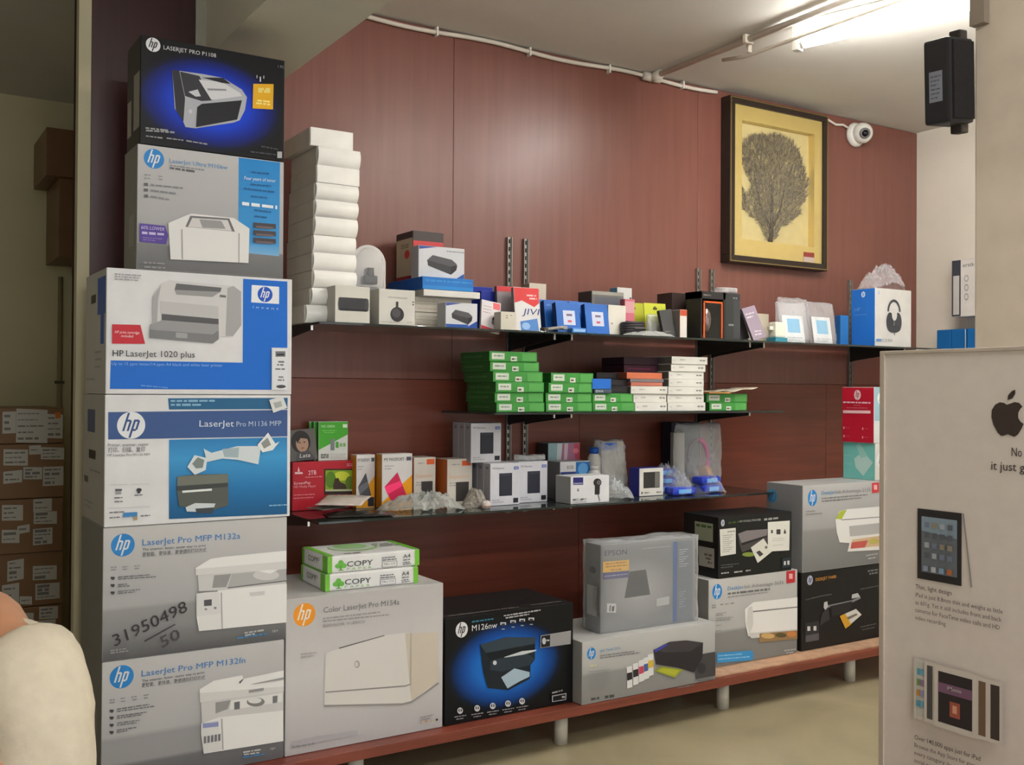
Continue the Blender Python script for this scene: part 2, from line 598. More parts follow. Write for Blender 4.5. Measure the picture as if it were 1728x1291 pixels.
# ------------------------------------------------------------------ glass shelves on slotted standards
steel = mat((150, 148, 142), 0.35, 0.75, var=0.08, scale=40)
dark_hole = mat((24, 22, 20), 0.8)
dark_steel = mat((60, 62, 62), 0.4, 0.6)
def standard(x, z1, levels, label, z0=0.69):
    t = thing('slotted_upright', label, 'shelf upright', (x, WALL_Y - 0.001, z0), 0, 'slotted steel uprights on the red wall')
    bm = bmesh.new()
    add_box(bm, -0.0105, 0.0105, -0.006, 0, 0, z1 - z0)
    add_box(bm, -0.0105, -0.0075, -0.013, -0.006, 0, z1 - z0)
    add_box(bm, 0.0075, 0.0105, -0.013, -0.006, 0, z1 - z0)
    new_obj('channel', to_mesh(bm), steel, t)
    bm = bmesh.new()
    z = 0.02
    while z < z1 - z0 - 0.02:
        add_box(bm, -0.003, 0.003, -0.0072, -0.006, z, z + 0.016)
        z += 0.03
    new_obj('slots', to_mesh(bm), dark_hole, t)
    for lz, reach in levels:
        bm = bmesh.new()
        prof = [(-0.008, 0), (-reach, 0), (-reach, -0.013), (-0.05, -0.042), (-0.008, -0.05)]
        vs = [[bm.verts.new((sx, y, lz - z0 + z)) for y, z in prof] for sx in (-0.0025, 0.0025)]
        bm.faces.new(vs[0])
        bm.faces.new(vs[1][::-1])
        for k in range(5):
            bm.faces.new((vs[0][k], vs[1][k], vs[1][(k + 1) % 5], vs[0][(k + 1) % 5]))
        bmesh.ops.recalc_face_normals(bm, faces=bm.faces)
        b = new_obj('bracket', to_mesh(bm), dark_steel, t)
        bm = bmesh.new()
        add_box(bm, -0.0035, 0.0035, -reach - 0.004, -reach + 0.001, lz - z0 - 0.015, lz - z0 - 0.0005)
        new_obj('bracket_tip', to_mesh(bm), mat((205, 205, 200), 0.25, 0.9), b)
TOP, MID, LOW = 1.368, 1.086, 0.757
G = 0.008
levels3 = [(TOP - G, 0.315), (MID - G, 0.315), (LOW - G, 0.315)]
standard(1.17, 1.55, [(TOP - G, 0.33), (LOW - G, 0.315)], 'slotted steel upright behind the tower of white boxes')
standard(2.096, 1.753, levels3, 'slotted steel upright above the red and white phone pack, left one of two')
standard(2.172, 1.753, levels3, 'slotted steel upright above the red and white phone pack, right one of two')
standard(3.07, 1.70, levels3, 'slotted steel upright above the orange-framed mouse box, left one of two')
standard(3.15, 1.70, levels3[:1], 'slotted steel upright above the orange-framed mouse box, right one of two')
standard(4.06, 1.71, levels3[:1], 'slotted steel upright beside the blue and white headphone box')
glass = glass_mat()
def shelf(x0, x1, y0, z, label):
    o = box_obj('glass_shelf', x0, x1, y0, WALL_Y - 0.016, z - G, z - 0.0003, glass, None, 0.001)
    return tag(o, label, 'shelf', 'glass shelves')
shelf(1.165, 2.133, 2.95, TOP, 'tinted glass shelf under the tower of white boxes')
shelf(2.137, 3.108, 2.95, TOP, 'tinted glass shelf under the blue cartridge packs')
shelf(3.112, 4.20, 2.95, TOP, 'tinted glass shelf under the headphone box')
shelf(1.80, 3.19, 2.965, MID, 'short tinted glass shelf carrying green and white toner boxes')
shelf(1.168, 2.133, 2.95, LOW, 'low tinted glass shelf under the red media player box')
shelf(2.137, 3.14, 2.95, LOW, 'low tinted glass shelf under the microphone box')

# ------------------------------------------------------------------ low bench
PL = 0.138
wood_edge = laminate((110, 52, 38), (140, 72, 54), True)
t = thing('low_bench', 'low reddish wooden bench on white pipe legs under the printer boxes', 'bench', (0.42, 2.70, 0))
bm = bmesh.new()
add_box(bm, 0, 3.5, 0, 0.40, PL - 0.031, PL - 0.0005, 0.002)
new_obj('plank', to_mesh(bm), wood_edge, t)
pipe_white = mat((200, 196, 184), 0.4, var=0.06, scale=12)
for x in (0.16, 0.80, 1.53, 2.255, 2.95):
    for y in (0.08, 0.34):
        bm = bmesh.new()
        add_tube(bm, [(x, y, 0), (x, y, PL - 0.031)], 0.023, 18)
        new_obj('leg', to_mesh(bm, smooth=True), pipe_white, t)
# ------------------------------------------------------------------ printer boxes: the tall stack on the left
GREY = (176, 176, 176)
WHITE = (219, 219, 219)
BLUE = (24, 104, 205)
HPB = (40, 130, 200)
DK = (66, 66, 68)
PB = 'printer_box'
FR = 2.75

def side_stickers(root, dims, spec, base=None):
    a = Art(root, dims, None, 'left')
    if base:
        a.full('side_print_and_shade', base)  # base colour has the left side's shade painted in
    for nm, x0, y0, x1, y1, c in spec:
        a.rect(nm, x0, y0, x1, y1, c)
    return a

# --- lowest: grey fax printer box
d6 = (0.479, 0.30, 0.328)
b6 = carton(PB, 'grey printer box at the bottom of the tall left stack, picture with keypad', 'printer box', (0.511, FR, PL), d6, GREY)
q6 = ((155, 770), (1078, 657), (1070, 1278), (152, 1453))
a = Art(b6, d6, q6)
grey_blend = print_ramp([(0.0, (96, 96, 98)), (0.17, (112, 112, 114)), (0.2, (150, 150, 150)), (0.38, (150, 150, 151)), (0.42, (176, 176, 176)), (1.0, (194, 193, 191))])
a.full('printed_background', grey_blend)
def m132(a, fn):
    dy = 0 if not fn else 1
    if not fn:
        a.logo(260, 177, 58, HPB, WHITE)
        a.text('LaserJet Pro MFP M132a', (358, 180), (852, 146), 32, (58, 124, 190))
        a.text('The smarter, faster, easier way to print', (358, 206), (678, 186), 13, DK)
        a.text('更智能、更快速、更便捷的打印方式', (358, 236), (680, 212), 18, (84, 84, 86))
        rows = [(198, 290, 228, 288), (256, 288, 286, 286), (316, 284, 345, 282), (198, 303, 226, 301), (258, 301, 286, 299), (318, 297, 344, 295)]
        ics = [(208, 346), (208, 383), (208, 420)]
        lines = [(235, 340, 395, 328), (235, 350, 425, 338), (235, 378, 280, 375), (235, 388, 293, 384), (235, 412, 345, 403), (235, 422, 320, 415)]
    else:
        a.logo(256, 846, 61, HPB, WHITE)
        a.text('LaserJet Pro MFP M132fn', (356, 845), (880, 778), 32, (58, 124, 190))
        a.text('The smarter, faster, easier way to print', (358, 875), (675, 832), 13, DK)
        a.text('更智能、更快速、更便捷的打印方式', (356, 902), (676, 862), 18, (84, 84, 86))
        rows = [(194, 968, 220, 965), (250, 960, 276, 957), (306, 953, 334, 949), (366, 945, 392, 941), (194, 982, 220, 979), (252, 976, 276, 973), (310, 968, 334, 964), (368, 960, 392, 956)]
        ics = [(205, 1026), (205, 1062), (205, 1100), (205, 1138)]
        lines = [(232, 1016, 396, 992), (232, 1027, 420, 1002), (232, 1053, 385, 1032), (232, 1064, 355, 1046), (232, 1089, 345, 1075), (232, 1100, 330, 1088), (232, 1126, 330, 1112), (232, 1137, 290, 1128)]
    a.fine(rows, (140, 140, 142), 7, 3)
    a.fine(lines, (118, 118, 120), 7, 5)
    for x, y in ics:
        a.pic('printed_icon', [(('r', x - 10, y - 8, x + 10, y + 2), (60, 60, 62)), (('r', x - 6, y + 2, x + 7, y + 8), (90, 90, 92))])
m132(a, True)
PW, PG, PD = (232, 231, 228), (205, 204, 202), (120, 119, 118)
a.pic('printer_picture', [
    ([(648, 915), (720, 870), (862, 843), (870, 862), (1072, 820), (1072, 925), (648, 972)], PW),
    ([(648, 935), (1072, 905), (1072, 930), (648, 985)], (214, 213, 210)),
    ([(655, 985), (1070, 930), (1068, 1040), (660, 1090)], PG),
    ([(728, 985), (805, 973), (790, 1020), (728, 1043)], (150, 149, 147)),
    ([(806, 975), (1064, 938), (1064, 985), (800, 1025)], (226, 225, 222)),
    (('e', 930, 984, 45, 24), (128, 127, 126)), (('e', 925, 976, 34, 16), (222, 221, 218)),
    ([(822, 985), (850, 980), (850, 1020), (822, 1024)], (110, 110, 112)), ([(1015, 955), (1040, 951), (1038, 988), (1015, 992)], (120, 120, 122)),
    ([(655, 1095), (745, 1062), (1068, 1030), (1068, 1190), (668, 1252), (655, 1150)], PW),
    ([(655, 1092), (742, 1078), (756, 1232), (668, 1252)], (219, 218, 216)),
    ([(755, 1070), (762, 1069), (768, 1230), (760, 1232)], (168, 167, 166)),
    ([(664, 1094), (742, 1086), (742, 1110), (664, 1118)], (142, 150, 196)),
    ([(846, 878), (870, 858), (866, 868), (850, 888)], (96, 95, 94)),
    ([(895, 922), (970, 910), (970, 924), (895, 936)], (150, 149, 148)),
    ([(905, 890), (1072, 855), (1072, 868), (925, 890)], (158, 157, 156)),
] + [([(668 + 18 * i, 1162 - 3 * i), (680 + 18 * i, 1160 - 3 * i), (680 + 18 * i, 1196 - 3 * i), (668 + 18 * i, 1199 - 3 * i)], (120, 120, 124)) for i in range(5)])
a.fine([(865, 1246, 955, 1232), (868, 1258, 945, 1248)], (190, 190, 188), 9, 2)
a.fine([(862, 1272, 972, 1255)], (70, 130, 178), 9, 2)
a.text('16+', (1002, 1236), (1026, 1232), 14, (205, 205, 203))
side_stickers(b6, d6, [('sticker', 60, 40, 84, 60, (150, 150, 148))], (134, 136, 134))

# --- second: grey box with handwriting
d5 = (0.484, 0.30, 0.339)
b5 = carton(PB, 'grey printer box with a handwritten number on its front, in the left stack', 'printer box', (0.511, FR, PL + 0.329), d5, GREY)
a = Art(b5, d5, ((160, 90), (1090, 35), (1080, 655), (155, 770)))
a.full('printed_background', print_ramp([(0.0, (88, 88, 89)), (0.06, (104, 104, 104)), (0.22, (138, 138, 138)), (0.37, (150, 150, 149)), (0.40, (170, 170, 170)), (1.0, (194, 193, 190))]))
m132(a, False)
a.pic('printer_picture', [
    ([(625, 295), (700, 248), (770, 238), (1083, 208), (1083, 270), (625, 330)], PW),
    ([(625, 300), (1083, 262), (1083, 300), (625, 332)], (214, 213, 210)),
    ([(636, 332), (1080, 300), (1080, 395), (640, 415)], PG),
    ([(718, 332), (805, 325), (778, 392), (708, 396)], (150, 149, 147)),
    ([(808, 325), (1078, 302), (1083, 360), (785, 392)], (176, 175, 173)),
    (('e', 980, 332, 66, 26), (206, 205, 202)), ([(940, 312), (985, 305), (1040, 305), (1000, 325)], (232, 231, 228)),
    ([(785, 393), (1083, 358), (1083, 364), (785, 399)], (110, 109, 108)),
    ([(628, 425), (735, 410), (1083, 375), (1080, 572), (640, 614), (628, 540)], PW),
    ([(628, 425), (742, 418), (750, 525), (628, 540)], (219, 218, 216)),
    ([(640, 538), (750, 525), (752, 604), (640, 614)], (226, 225, 222)),
    ([(750, 420), (756, 420), (760, 603), (754, 604)], (168, 167, 166)),
    ([(666, 457), (705, 453), (705, 485), (666, 488)], (88, 88, 90)), (('e', 675, 503, 7, 6), (150, 150, 150)), (('e', 722, 497, 7, 6), (130, 130, 132)),
    ([(892, 420), (972, 412), (970, 432), (900, 438)], (208, 207, 204)), ([(640, 412), (735, 408), (735, 414), (640, 420)], (130, 129, 128)),
])
a.text('31950498', (218, 690), (585, 512), 60, (48, 47, 48), 'handwriting', 0.1)
a.poly('handwriting', ((365, 660), (520, 576), (522, 581), (368, 667)), (58, 57, 58))
a.text('50', (455, 698), (550, 648), 56, (70, 69, 70), 'handwriting', 0.1)
a.fine([(868, 624, 965, 610), (870, 636, 920, 628)], (186, 186, 184), 9, 4)
a.fine([(830, 650, 980, 628)], (72, 132, 180), 9, 6)
a.text('16+', (1008, 622), (1036, 619), 14, (205, 205, 203))
a.fine([(195, 710, 275, 700), (195, 722, 285, 711)], (150, 150, 150), 8, 9)
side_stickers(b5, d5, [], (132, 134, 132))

# --- third: white and blue multi-function printer box
d4 = (0.490, 0.30, 0.337)
b4 = carton(PB, 'white printer box with a dark blue band and flying paper picture', 'printer box', (0.512, FR - 0.003, PL + 0.669), d4, WHITE)
a = Art(b4, d4, ((138, 655), (1015, 672), (1003, 1232), (122, 1288)))
sky_blue = print_ramp([(0.0, (18, 82, 128)), (0.25, (30, 112, 168)), (0.5, (60, 150, 205)), (0.75, (30, 105, 165)), (1, (22, 84, 138))])
a.poly('printed_band', ((440, 677), (1000, 684), (998, 736), (444, 730)), (28, 96, 138))
a.poly('printed_band', ((152, 738), (998, 740), (996, 862), (150, 868)), (54, 84, 138))
a.poly('printed_panel', ((442, 872), (995, 866), (990, 1222), (436, 1246)), sky_blue)
a.logo(262, 802, 64, (228, 230, 232), (48, 78, 132))
a.text('LaserJet', (586, 812), (748, 814), 30, (214, 224, 236))
a.text('Pro M1136 MFP', (760, 814), (968, 812), 24, (186, 202, 224))
a.fine([(452, 690, 660, 692), (452, 708, 600, 710)], (132, 178, 205), 11, 4)
a.text('Printer, scanner, copier', (148, 902), (345, 899), 15, (110, 108, 112))
a.text('打印、扫描、复印', (148, 928), (325, 926), 19, (90, 88, 92))
a.text('HP LaserJet Pro M1136 MFP', (145, 948), (350, 946), 12, (120, 118, 122))
a.fine([(148, 1083, 240, 1081), (250, 1081, 345, 1079), (145, 1195, 345, 1186)], (190, 190, 192), 3, 4, 'printed_rule')
a.pic('printed_icon', [(('r', 180, 1103, 212, 1112), (80, 80, 82)), (('r', 184, 1112, 208, 1128), (150, 150, 152))])
a.pic('printed_icon', [(('e', 294, 1108, 13, 9), (50, 50, 52)), (('r', 286, 1112, 300, 1124), (60, 60, 62))])
a.fine([(175, 1145, 215, 1144), (175, 1163, 215, 1162), (272, 1133, 310, 1131), (150, 1215, 225, 1211), (150, 1240, 200, 1236), (300, 1231, 345, 1228)], (110, 110, 112), 6, 2)
a.pic('sticker', [([(216, 1216), (284, 1212), (284, 1232), (216, 1238)], (62, 128, 186)), ([(262, 1234), (284, 1232), (284, 1250), (268, 1252)], (170, 150, 110))])
a.pic('printer_picture', [
    ([(478, 1045), (560, 1036), (718, 1034), (716, 1180), (640, 1205), (484, 1185), (474, 1110)], (84, 88, 80)),
    ([(478, 1045), (718, 1034), (716, 1075), (476, 1092)], (112, 116, 104)),
    ([(474, 1090), (716, 1075), (714, 1095), (476, 1112)], (58, 62, 60)),
    ([(500, 1112), (640, 1102), (640, 1112), (500, 1122)], (228, 232, 228)),
    ([(514, 1190), (560, 1170), (656, 1172), (640, 1212), (520, 1210)], (206, 212, 214)),
    ([(560, 1196), (650, 1190), (640, 1218), (566, 1216)], (60, 66, 70)),
])
for pp in (
    [([(525, 1000), (560, 945), (620, 960), (612, 1015), (560, 1038)], (214, 222, 224)), ([(548, 985), (575, 955), (606, 968), (598, 1005), (566, 1008)], (120, 132, 128))],
    [([(603, 915), (640, 935), (760, 905), (872, 905), (858, 990), (760, 968), (690, 962), (618, 978)], (206, 216, 218)), ([(690, 918), (770, 910), (765, 958), (700, 955)], (160, 178, 184))],
    [([(855, 900), (905, 843), (938, 895), (958, 885), (925, 925), (878, 935)], (226, 228, 226)), ([(872, 892), (902, 866), (918, 900), (885, 918)], (140, 144, 138))],
    [([(912, 692), (975, 676), (995, 730), (930, 752)], (218, 220, 218)), ([(930, 706), (966, 698), (972, 722), (940, 732)], (168, 172, 168))]):
    a.pic('paper_picture', pp)
a.fine([(905, 1182, 990, 1178)], (150, 196, 222), 5, 5)
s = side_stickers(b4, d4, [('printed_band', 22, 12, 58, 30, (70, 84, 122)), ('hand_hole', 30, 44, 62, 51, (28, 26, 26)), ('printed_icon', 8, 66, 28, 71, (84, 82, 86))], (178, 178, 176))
s.fine([(10, 86, 50, 86), (10, 90, 45, 90), (35, 60, 85, 60)], (140, 140, 142), 1.4, 3)

# --- fourth: white box with blue border
d3 = (0.491, 0.28, 0.322)
b3 = carton(PB, 'white and bright blue printer box with a red tag, middle of the left stack', 'printer box', (0.513, FR - 0.002, PL + 1.0075), d3, WHITE)
a = Art(b3, d3, ((140, 40), (1020, 112), (1005, 662), (135, 650)))
a.poly('printed_border', ((788, 106), (996, 122), (990, 440), (916, 438), (912, 638), (156, 626), (160, 490), (780, 508)), (0, 104, 204))
a.pic('logo_card', [([(828, 136), (957, 147), (955, 230), (824, 220)], (232, 234, 238))])
a.logo(890, 183, 37, (22, 82, 188), (232, 234, 238))
a.text('i n v e n t', (830, 248), (950, 258), 12, (190, 212, 240), slant=0.2)
a.fine([(178, 74, 308, 84), (178, 86, 300, 96), (178, 98, 290, 107)], (160, 158, 158), 7, 8)
a.poly('red_tag', ((166, 317), (300, 322), (322, 413), (166, 410)), (196, 34, 48))
a.text('HP print cartridge', (178, 360), (294, 366), 13, (240, 216, 216), slant=0.2)
a.text('included', (208, 379), (264, 382), 13, (240, 216, 216), slant=0.2)
a.text('HP', (168, 470), (220, 472), 30, (40, 38, 40), bold=True)
a.text('LaserJet 1020 plus', (232, 472), (555, 481), 30, (56, 54, 58))
a.text('Up to 15 ppm letter/14 ppm A4 black and white laser printer', (164, 512), (685, 526), 14, (146, 192, 240))
LG, MG, DG = (206, 205, 203), (166, 165, 164), (112, 111, 112)
a.pic('printer_picture', [
    ([(358, 185), (402, 128), (440, 108), (740, 140), (776, 168), (775, 330), (735, 382), (668, 384), (640, 415), (342, 385), (360, 320)], LG),
    ([(358, 190), (398, 132), (384, 200), (378, 330), (358, 325)], MG),
    ([(712, 150), (740, 140), (776, 168), (775, 330), (735, 382), (700, 380)], MG),
    ([(470, 124), (685, 148), (678, 168), (462, 155)], (98, 98, 98)),
    ([(462, 155), (678, 168), (640, 192), (470, 178)], (150, 149, 148)),
    ([(392, 208), (668, 238), (668, 300), (395, 270)], (190, 189, 187)),
    ([(400, 270), (668, 298), (668, 325), (400, 300)], (84, 84, 85)),
    ([(345, 322), (402, 300), (668, 326), (668, 352), (640, 372), (342, 345)], (150, 150, 150)),
    ([(342, 345), (640, 372), (668, 352), (668, 395), (640, 415), (342, 385)], (122, 122, 123)),
    ([(466, 360), (520, 365), (520, 390), (466, 385)], (160, 160, 160)),
    ([(675, 182), (704, 186), (703, 196), (675, 192)], (98, 100, 102)),
])
a.poly('spec_strip', ((916, 440), (990, 444), (984, 640), (912, 637)), (222, 224, 226))
a.pic('printed_icon', [(('r', 932, 456, 978, 482), (110, 112, 114)), (('r', 938, 468, 972, 476), (40, 42, 44))])
a.fine([(944, 506, 972, 507), (938, 520, 968, 521), (930, 540, 974, 541), (944, 578, 968, 579), (940, 592, 970, 593)], (110, 112, 116), 8, 2)
a.pic('printed_icon', [(('e', 955, 623, 22, 8), (70, 72, 76))])
a.fine([(300, 611, 430, 624)], (90, 150, 222), 7, 5)
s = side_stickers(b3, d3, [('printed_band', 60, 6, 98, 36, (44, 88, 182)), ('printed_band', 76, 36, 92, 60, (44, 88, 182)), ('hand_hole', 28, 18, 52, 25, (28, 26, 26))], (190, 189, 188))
s.fine([(10, 88, 50, 88), (50, 66, 80, 66), (50, 72, 80, 72), (50, 78, 78, 78)], (150, 150, 152), 1.6, 3)

# --- fifth: grey and blue
d2 = (0.392, 0.15, 0.324)
z2 = PL + 1.0075 + 0.323
b2 = carton(PB, 'grey printer box with a light blue right panel, second from the stack top', 'printer box', (0.586, FR, z2), d2, GREY)
a = Art(b2, d2, ((652, 665), (1345, 740), (1342, 1300), (643, 1248)))
a.full('printed_background', print_ramp([(0.0, (104, 104, 104)), (0.2, (122, 122, 122)), (0.215, (160, 160, 160)), (1.0, (188, 187, 186))]))
a.poly('printed_panel', ((1125, 722), (1325, 742), (1322, 1192), (1122, 1172)), print_ramp([(0.1, (150, 190, 215)), (0.3, (62, 148, 208)), (1.0, (40, 132, 200))]))
a.logo(727, 735, 46, HPB, (222, 224, 226))
a.text('LaserJet Ultra M106w', (798, 752), (1072, 780), 20, (86, 146, 196))
a.fine([(800, 764, 960, 784)], (130, 130, 132), 6, 4)
a.fine([(800, 776, 920, 792)], (90, 90, 92), 10, 4)
a.fine([(682, 810, 710, 812), (748, 816, 765, 818), (682, 826, 708, 828), (748, 830, 766, 832)], (140, 140, 142), 7, 3)
for y in (856, 882, 910):
    a.pic('printed_icon', [(('r', 680, y - 8, 698, y + 6), (96, 96, 98))])
    a.fine([(710, y, 860 - abs(y - 856) * 1.2, y + 14)], (132, 132, 134), 9, y)
a.text('Four years of toner', (1150, 826), (1302, 838), 16, (226, 234, 240), slant=0.15)
a.fine([(1185, 790, 1270, 796), (1180, 848, 1280, 856), (1150, 868, 1300, 884), (1185, 905, 1260, 912), (1200, 970, 1280, 980), (1200, 1000, 1260, 1006)], (32, 96, 150), 8, 12)
a.fine([(1140, 940, 1310, 958)], (226, 234, 240), 18, 3)
a.pic('cartridge_picture', [([(1195, 1030 + 36 * i), (1304, 1038 + 36 * i), (1304, 1060 + 36 * i), (1195, 1054 + 36 * i)], (72, 66, 70)) for i in range(3)] + [([(1208, 1046 + 36 * i), (1290, 1052 + 36 * i), (1290, 1062 + 36 * i), (1208, 1058 + 36 * i)], (112, 96, 96)) for i in range(3)])
a.poly('purple_tag', ((658, 1036), (775, 1048), (790, 1092), (780, 1134), (657, 1122)), (84, 62, 148))
a.text('60% LOWER', (664, 1062), (772, 1072), 16, (206, 196, 226), slant=0.15)
a.fine([(668, 1080, 770, 1088)], (196, 184, 220), 13, 3)
a.fine([(672, 1102, 765, 1110), (672, 1112, 730, 1117)], (136, 116, 186), 5, 3)
a.pic('printer_picture', [
    ([(790, 1035), (870, 1000), (900, 990), (1100, 1010), (1175, 1060), (1170, 1225), (800, 1205)], (222, 221, 218)),
    ([(870, 1052), (893, 1000), (1078, 1012), (1105, 1075)], (108, 108, 108)),
    ([(882, 1052), (902, 1010), (1070, 1020), (1090, 1072)], (206, 205, 202)),
    ([(935, 1016), (1040, 1024), (1060, 1062), (950, 1056)], (150, 149, 148)),
    ([(850, 1064), (856, 1064), (858, 1205), (852, 1205)], (156, 155, 154)), ([(1122, 1082), (1127, 1082), (1126, 1222), (1121, 1222)], (156, 155, 154)),
])
a.fine([(675, 1220, 772, 1226), (678, 1240, 780, 1246)], (146, 146, 146), 9, 8)
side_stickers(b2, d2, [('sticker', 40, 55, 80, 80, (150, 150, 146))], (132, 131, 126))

# --- topmost: black and blue
d1 = (0.386, 0.155, 0.282)
b1 = carton(PB, 'black printer box with a blue glow at the very top of the left stack', 'printer box', (0.592, FR, z2 + 0.3255), d1, (26, 25, 27))
a = Art(b1, d1, ((668, 152), (1352, 268), (1350, 735), (662, 665)))
a.full('printed_background', print_ramp([(0.0, (24, 84, 220)), (0.5, (16, 62, 200)), (0.72, (12, 36, 136)), (0.92, (13, 16, 44)), (1.0, (15, 15, 17))], (0.47, 0.46, 0.52, 0.46)))
a.logo(727, 201, 33, (222, 222, 224), (24, 24, 26))
a.text('LASERJET PRO P1108', (777, 222), (1028, 258), 19, (204, 204, 206))
a.pic('printer_picture', [
    ([(818, 318), (960, 335), (1060, 352), (1150, 405), (1174, 440), (1165, 500), (1140, 548), (1110, 560), (930, 590), (882, 585), (862, 540), (830, 500)], (172, 174, 180)),
    ([(818, 318), (852, 322), (880, 450), (872, 560), (835, 505)], (44, 44, 48)),
    ([(855, 325), (948, 345), (1010, 458), (960, 462), (880, 440)], (52, 52, 56)),
    ([(945, 362), (1055, 372), (1140, 420), (1150, 435), (1040, 452), (1005, 455)], (206, 206, 208)),
    ([(985, 402), (1075, 404), (1078, 412), (990, 412)], (140, 140, 144)),
    ([(1060, 352), (1098, 380), (1055, 376), (960, 352)], (36, 36, 40)),
    ([(938, 490), (960, 475), (1150, 455), (1128, 545), (932, 585)], (30, 30, 34)),
    (('e', 905, 512, 9, 10), (196, 198, 202)), ([(895, 420), (940, 408), (955, 440), (930, 442)], (198, 200, 204)),
])
a.poly('yellow_tag', ((1203, 378), (1298, 378), (1296, 495), (1200, 492)), (224, 170, 24))
a.fine([(1226, 402, 1282, 402), (1226, 412, 1282, 413)], (238, 214, 120), 14, 4)
a.fine([(1222, 455, 1284, 460), (1216, 467, 1284, 473)], (240, 220, 130), 10, 7)
a.pic('printed_icon', [([(1233, 345), (1239, 345), (1239, 368), (1233, 368)], (210, 210, 212)), (('r', 1218, 338, 1222, 352), (190, 190, 192)), (('r', 1250, 340, 1254, 354), (190, 190, 192))])
a.fine([(688, 594, 800, 604), (690, 606, 828, 612)], (150, 150, 150), 9, 4)
a.fine([(690, 632, 770, 640), (790, 640, 870, 648), (885, 650, 985, 664)], (150, 150, 150), 7, 4)
a.fine([(1240, 668, 1320, 680), (1190, 694, 1310, 705)], (70, 70, 74), 8, 9)
a.text('1 PC', (1318, 302), (1346, 306), 12, (150, 150, 152))
a.rect('worn_corner', 1316, 690, 1338, 720, (176, 176, 176))
s = side_stickers(b1, d1, [], (34, 31, 31))
s.rect('sticker', 52, 32, 96, 84, (150, 148, 140))
s.rect('sticker', 4, 52, 34, 86, (160, 158, 150))
for nm, ox in (('top_flap', 0.165),):
    bm = bmesh.new()
    add_box(bm, ox, d1[0] - 0.006, 0.02, d1[1], d1[2], d1[2] + 0.004, 0.0015)
    new_obj(nm, to_mesh(bm), card((44, 40, 38)), b1)

# ------------------------------------------------------------------ printer boxes along the bench
d = (0.497, 0.37, 0.437)
b154 = carton(PB, 'big pale printer box with an orange round logo, paper reams on top', 'printer box', (0.9935, FR, PL), d, (190, 188, 186))
a = Art(b154, d, ((38, 412), (870, 330), (855, 1110), (25, 1250)))
a.full('printed_background', print_ramp([(0.0, (180, 178, 178)), (0.5, (204, 202, 201)), (1.0, (186, 183, 181))]))
a.logo(133, 493, 62, (238, 152, 36), (236, 228, 214))
a.text('Color LaserJet Pro M154a', (232, 484), (632, 444), 30, (112, 110, 112))
a.fine([(228, 515, 530, 484), (228, 530, 580, 498)], (150, 148, 148), 8, 4)
a.text('高品质的色彩效果、令人满意的打印', (228, 562), (448, 542), 14, (136, 134, 134))
a.pic('printer_picture', [
    ([(240, 700), (300, 680), (560, 608), (660, 598), (690, 600), (838, 598), (835, 860), (780, 905), (685, 978), (232, 978), (232, 905)], (214, 211, 206)),
    ([(660, 600), (838, 598), (835, 862), (778, 900), (690, 965), (682, 880)], (201, 192, 176)),
    ([(310, 672), (550, 608), (552, 612), (312, 678)], (92, 88, 86)),
    ([(238, 905), (660, 880), (690, 870), (690, 876), (660, 888), (238, 912)], (140, 136, 132)),
    ([(232, 976), (640, 976), (690, 965), (835, 868), (838, 876), (690, 976), (640, 986), (232, 984)], (150, 146, 142)),
    (('e', 404, 762, 14, 20), (150, 146, 142)), (('e', 402, 762, 10, 15), (206, 203, 198)),
    ([(690, 600), (694, 600), (690, 880), (684, 880)], (176, 168, 156)),
])
a.fine([(110, 704, 195, 695), (110, 720, 180, 712)], (168, 164, 166), 8, 3)
a.pic('sticker', [([(60, 1165), (405, 1112), (405, 1140), (60, 1196)], (172, 169, 172))])
a.fine([(60, 1196, 180, 1178)], (140, 138, 138), 10, 3)
a.fine([(736, 1056, 808, 1040), (736, 1070, 790, 1060)], (150, 148, 150), 7, 3)
a.pic('ink_dots', [(('e', 745 + 26 * i, 1080 - 4 * i, 5, 6), c) for i, c in enumerate(((214, 170, 110), (206, 150, 130), (210, 190, 110), (40, 44, 60)))])

d = (0.478, 0.285, 0.327)
b126 = carton(PB, 'black printer box with a blue glow standing on the bench', 'printer box', (1.4985, FR, PL), d, (28, 28, 29))
a = Art(b126, d, ((885, 515), (1565, 430), (1560, 962), (885, 1095)))
a.full('printed_background', print_ramp([(0.0, (40, 132, 214)), (0.5, (28, 106, 196)), (0.72, (18, 70, 146)), (0.92, (12, 24, 44)), (1.0, (15, 16, 18))], (0.46, 0.48, 0.46, 0.44)))
a.logo(972, 575, 42, (226, 226, 228), (22, 22, 24), wide=0.9)
a.text('M126nw', (1026, 582), (1160, 564), 32, (222, 222, 224))
a.fine([(1026, 532, 1140, 516)], (54, 126, 150), 9, 3)
a.fine([(1195, 500, 1390, 470), (1205, 512, 1330, 492)], (180, 180, 182), 8, 4, 'worn_edge')
for x, y in ((1192, 545), (1244, 534), (1292, 526), (1340, 520)):
    a.pic('printed_icon', [(('r', x - 15, y - 10, x + 15, y + 4), (200, 200, 202)), (('r', x - 9, y - 4, x + 9, y + 8), (60, 60, 64)), (('r', x - 8, y + 24, x + 8, y + 29), (170, 170, 172))])
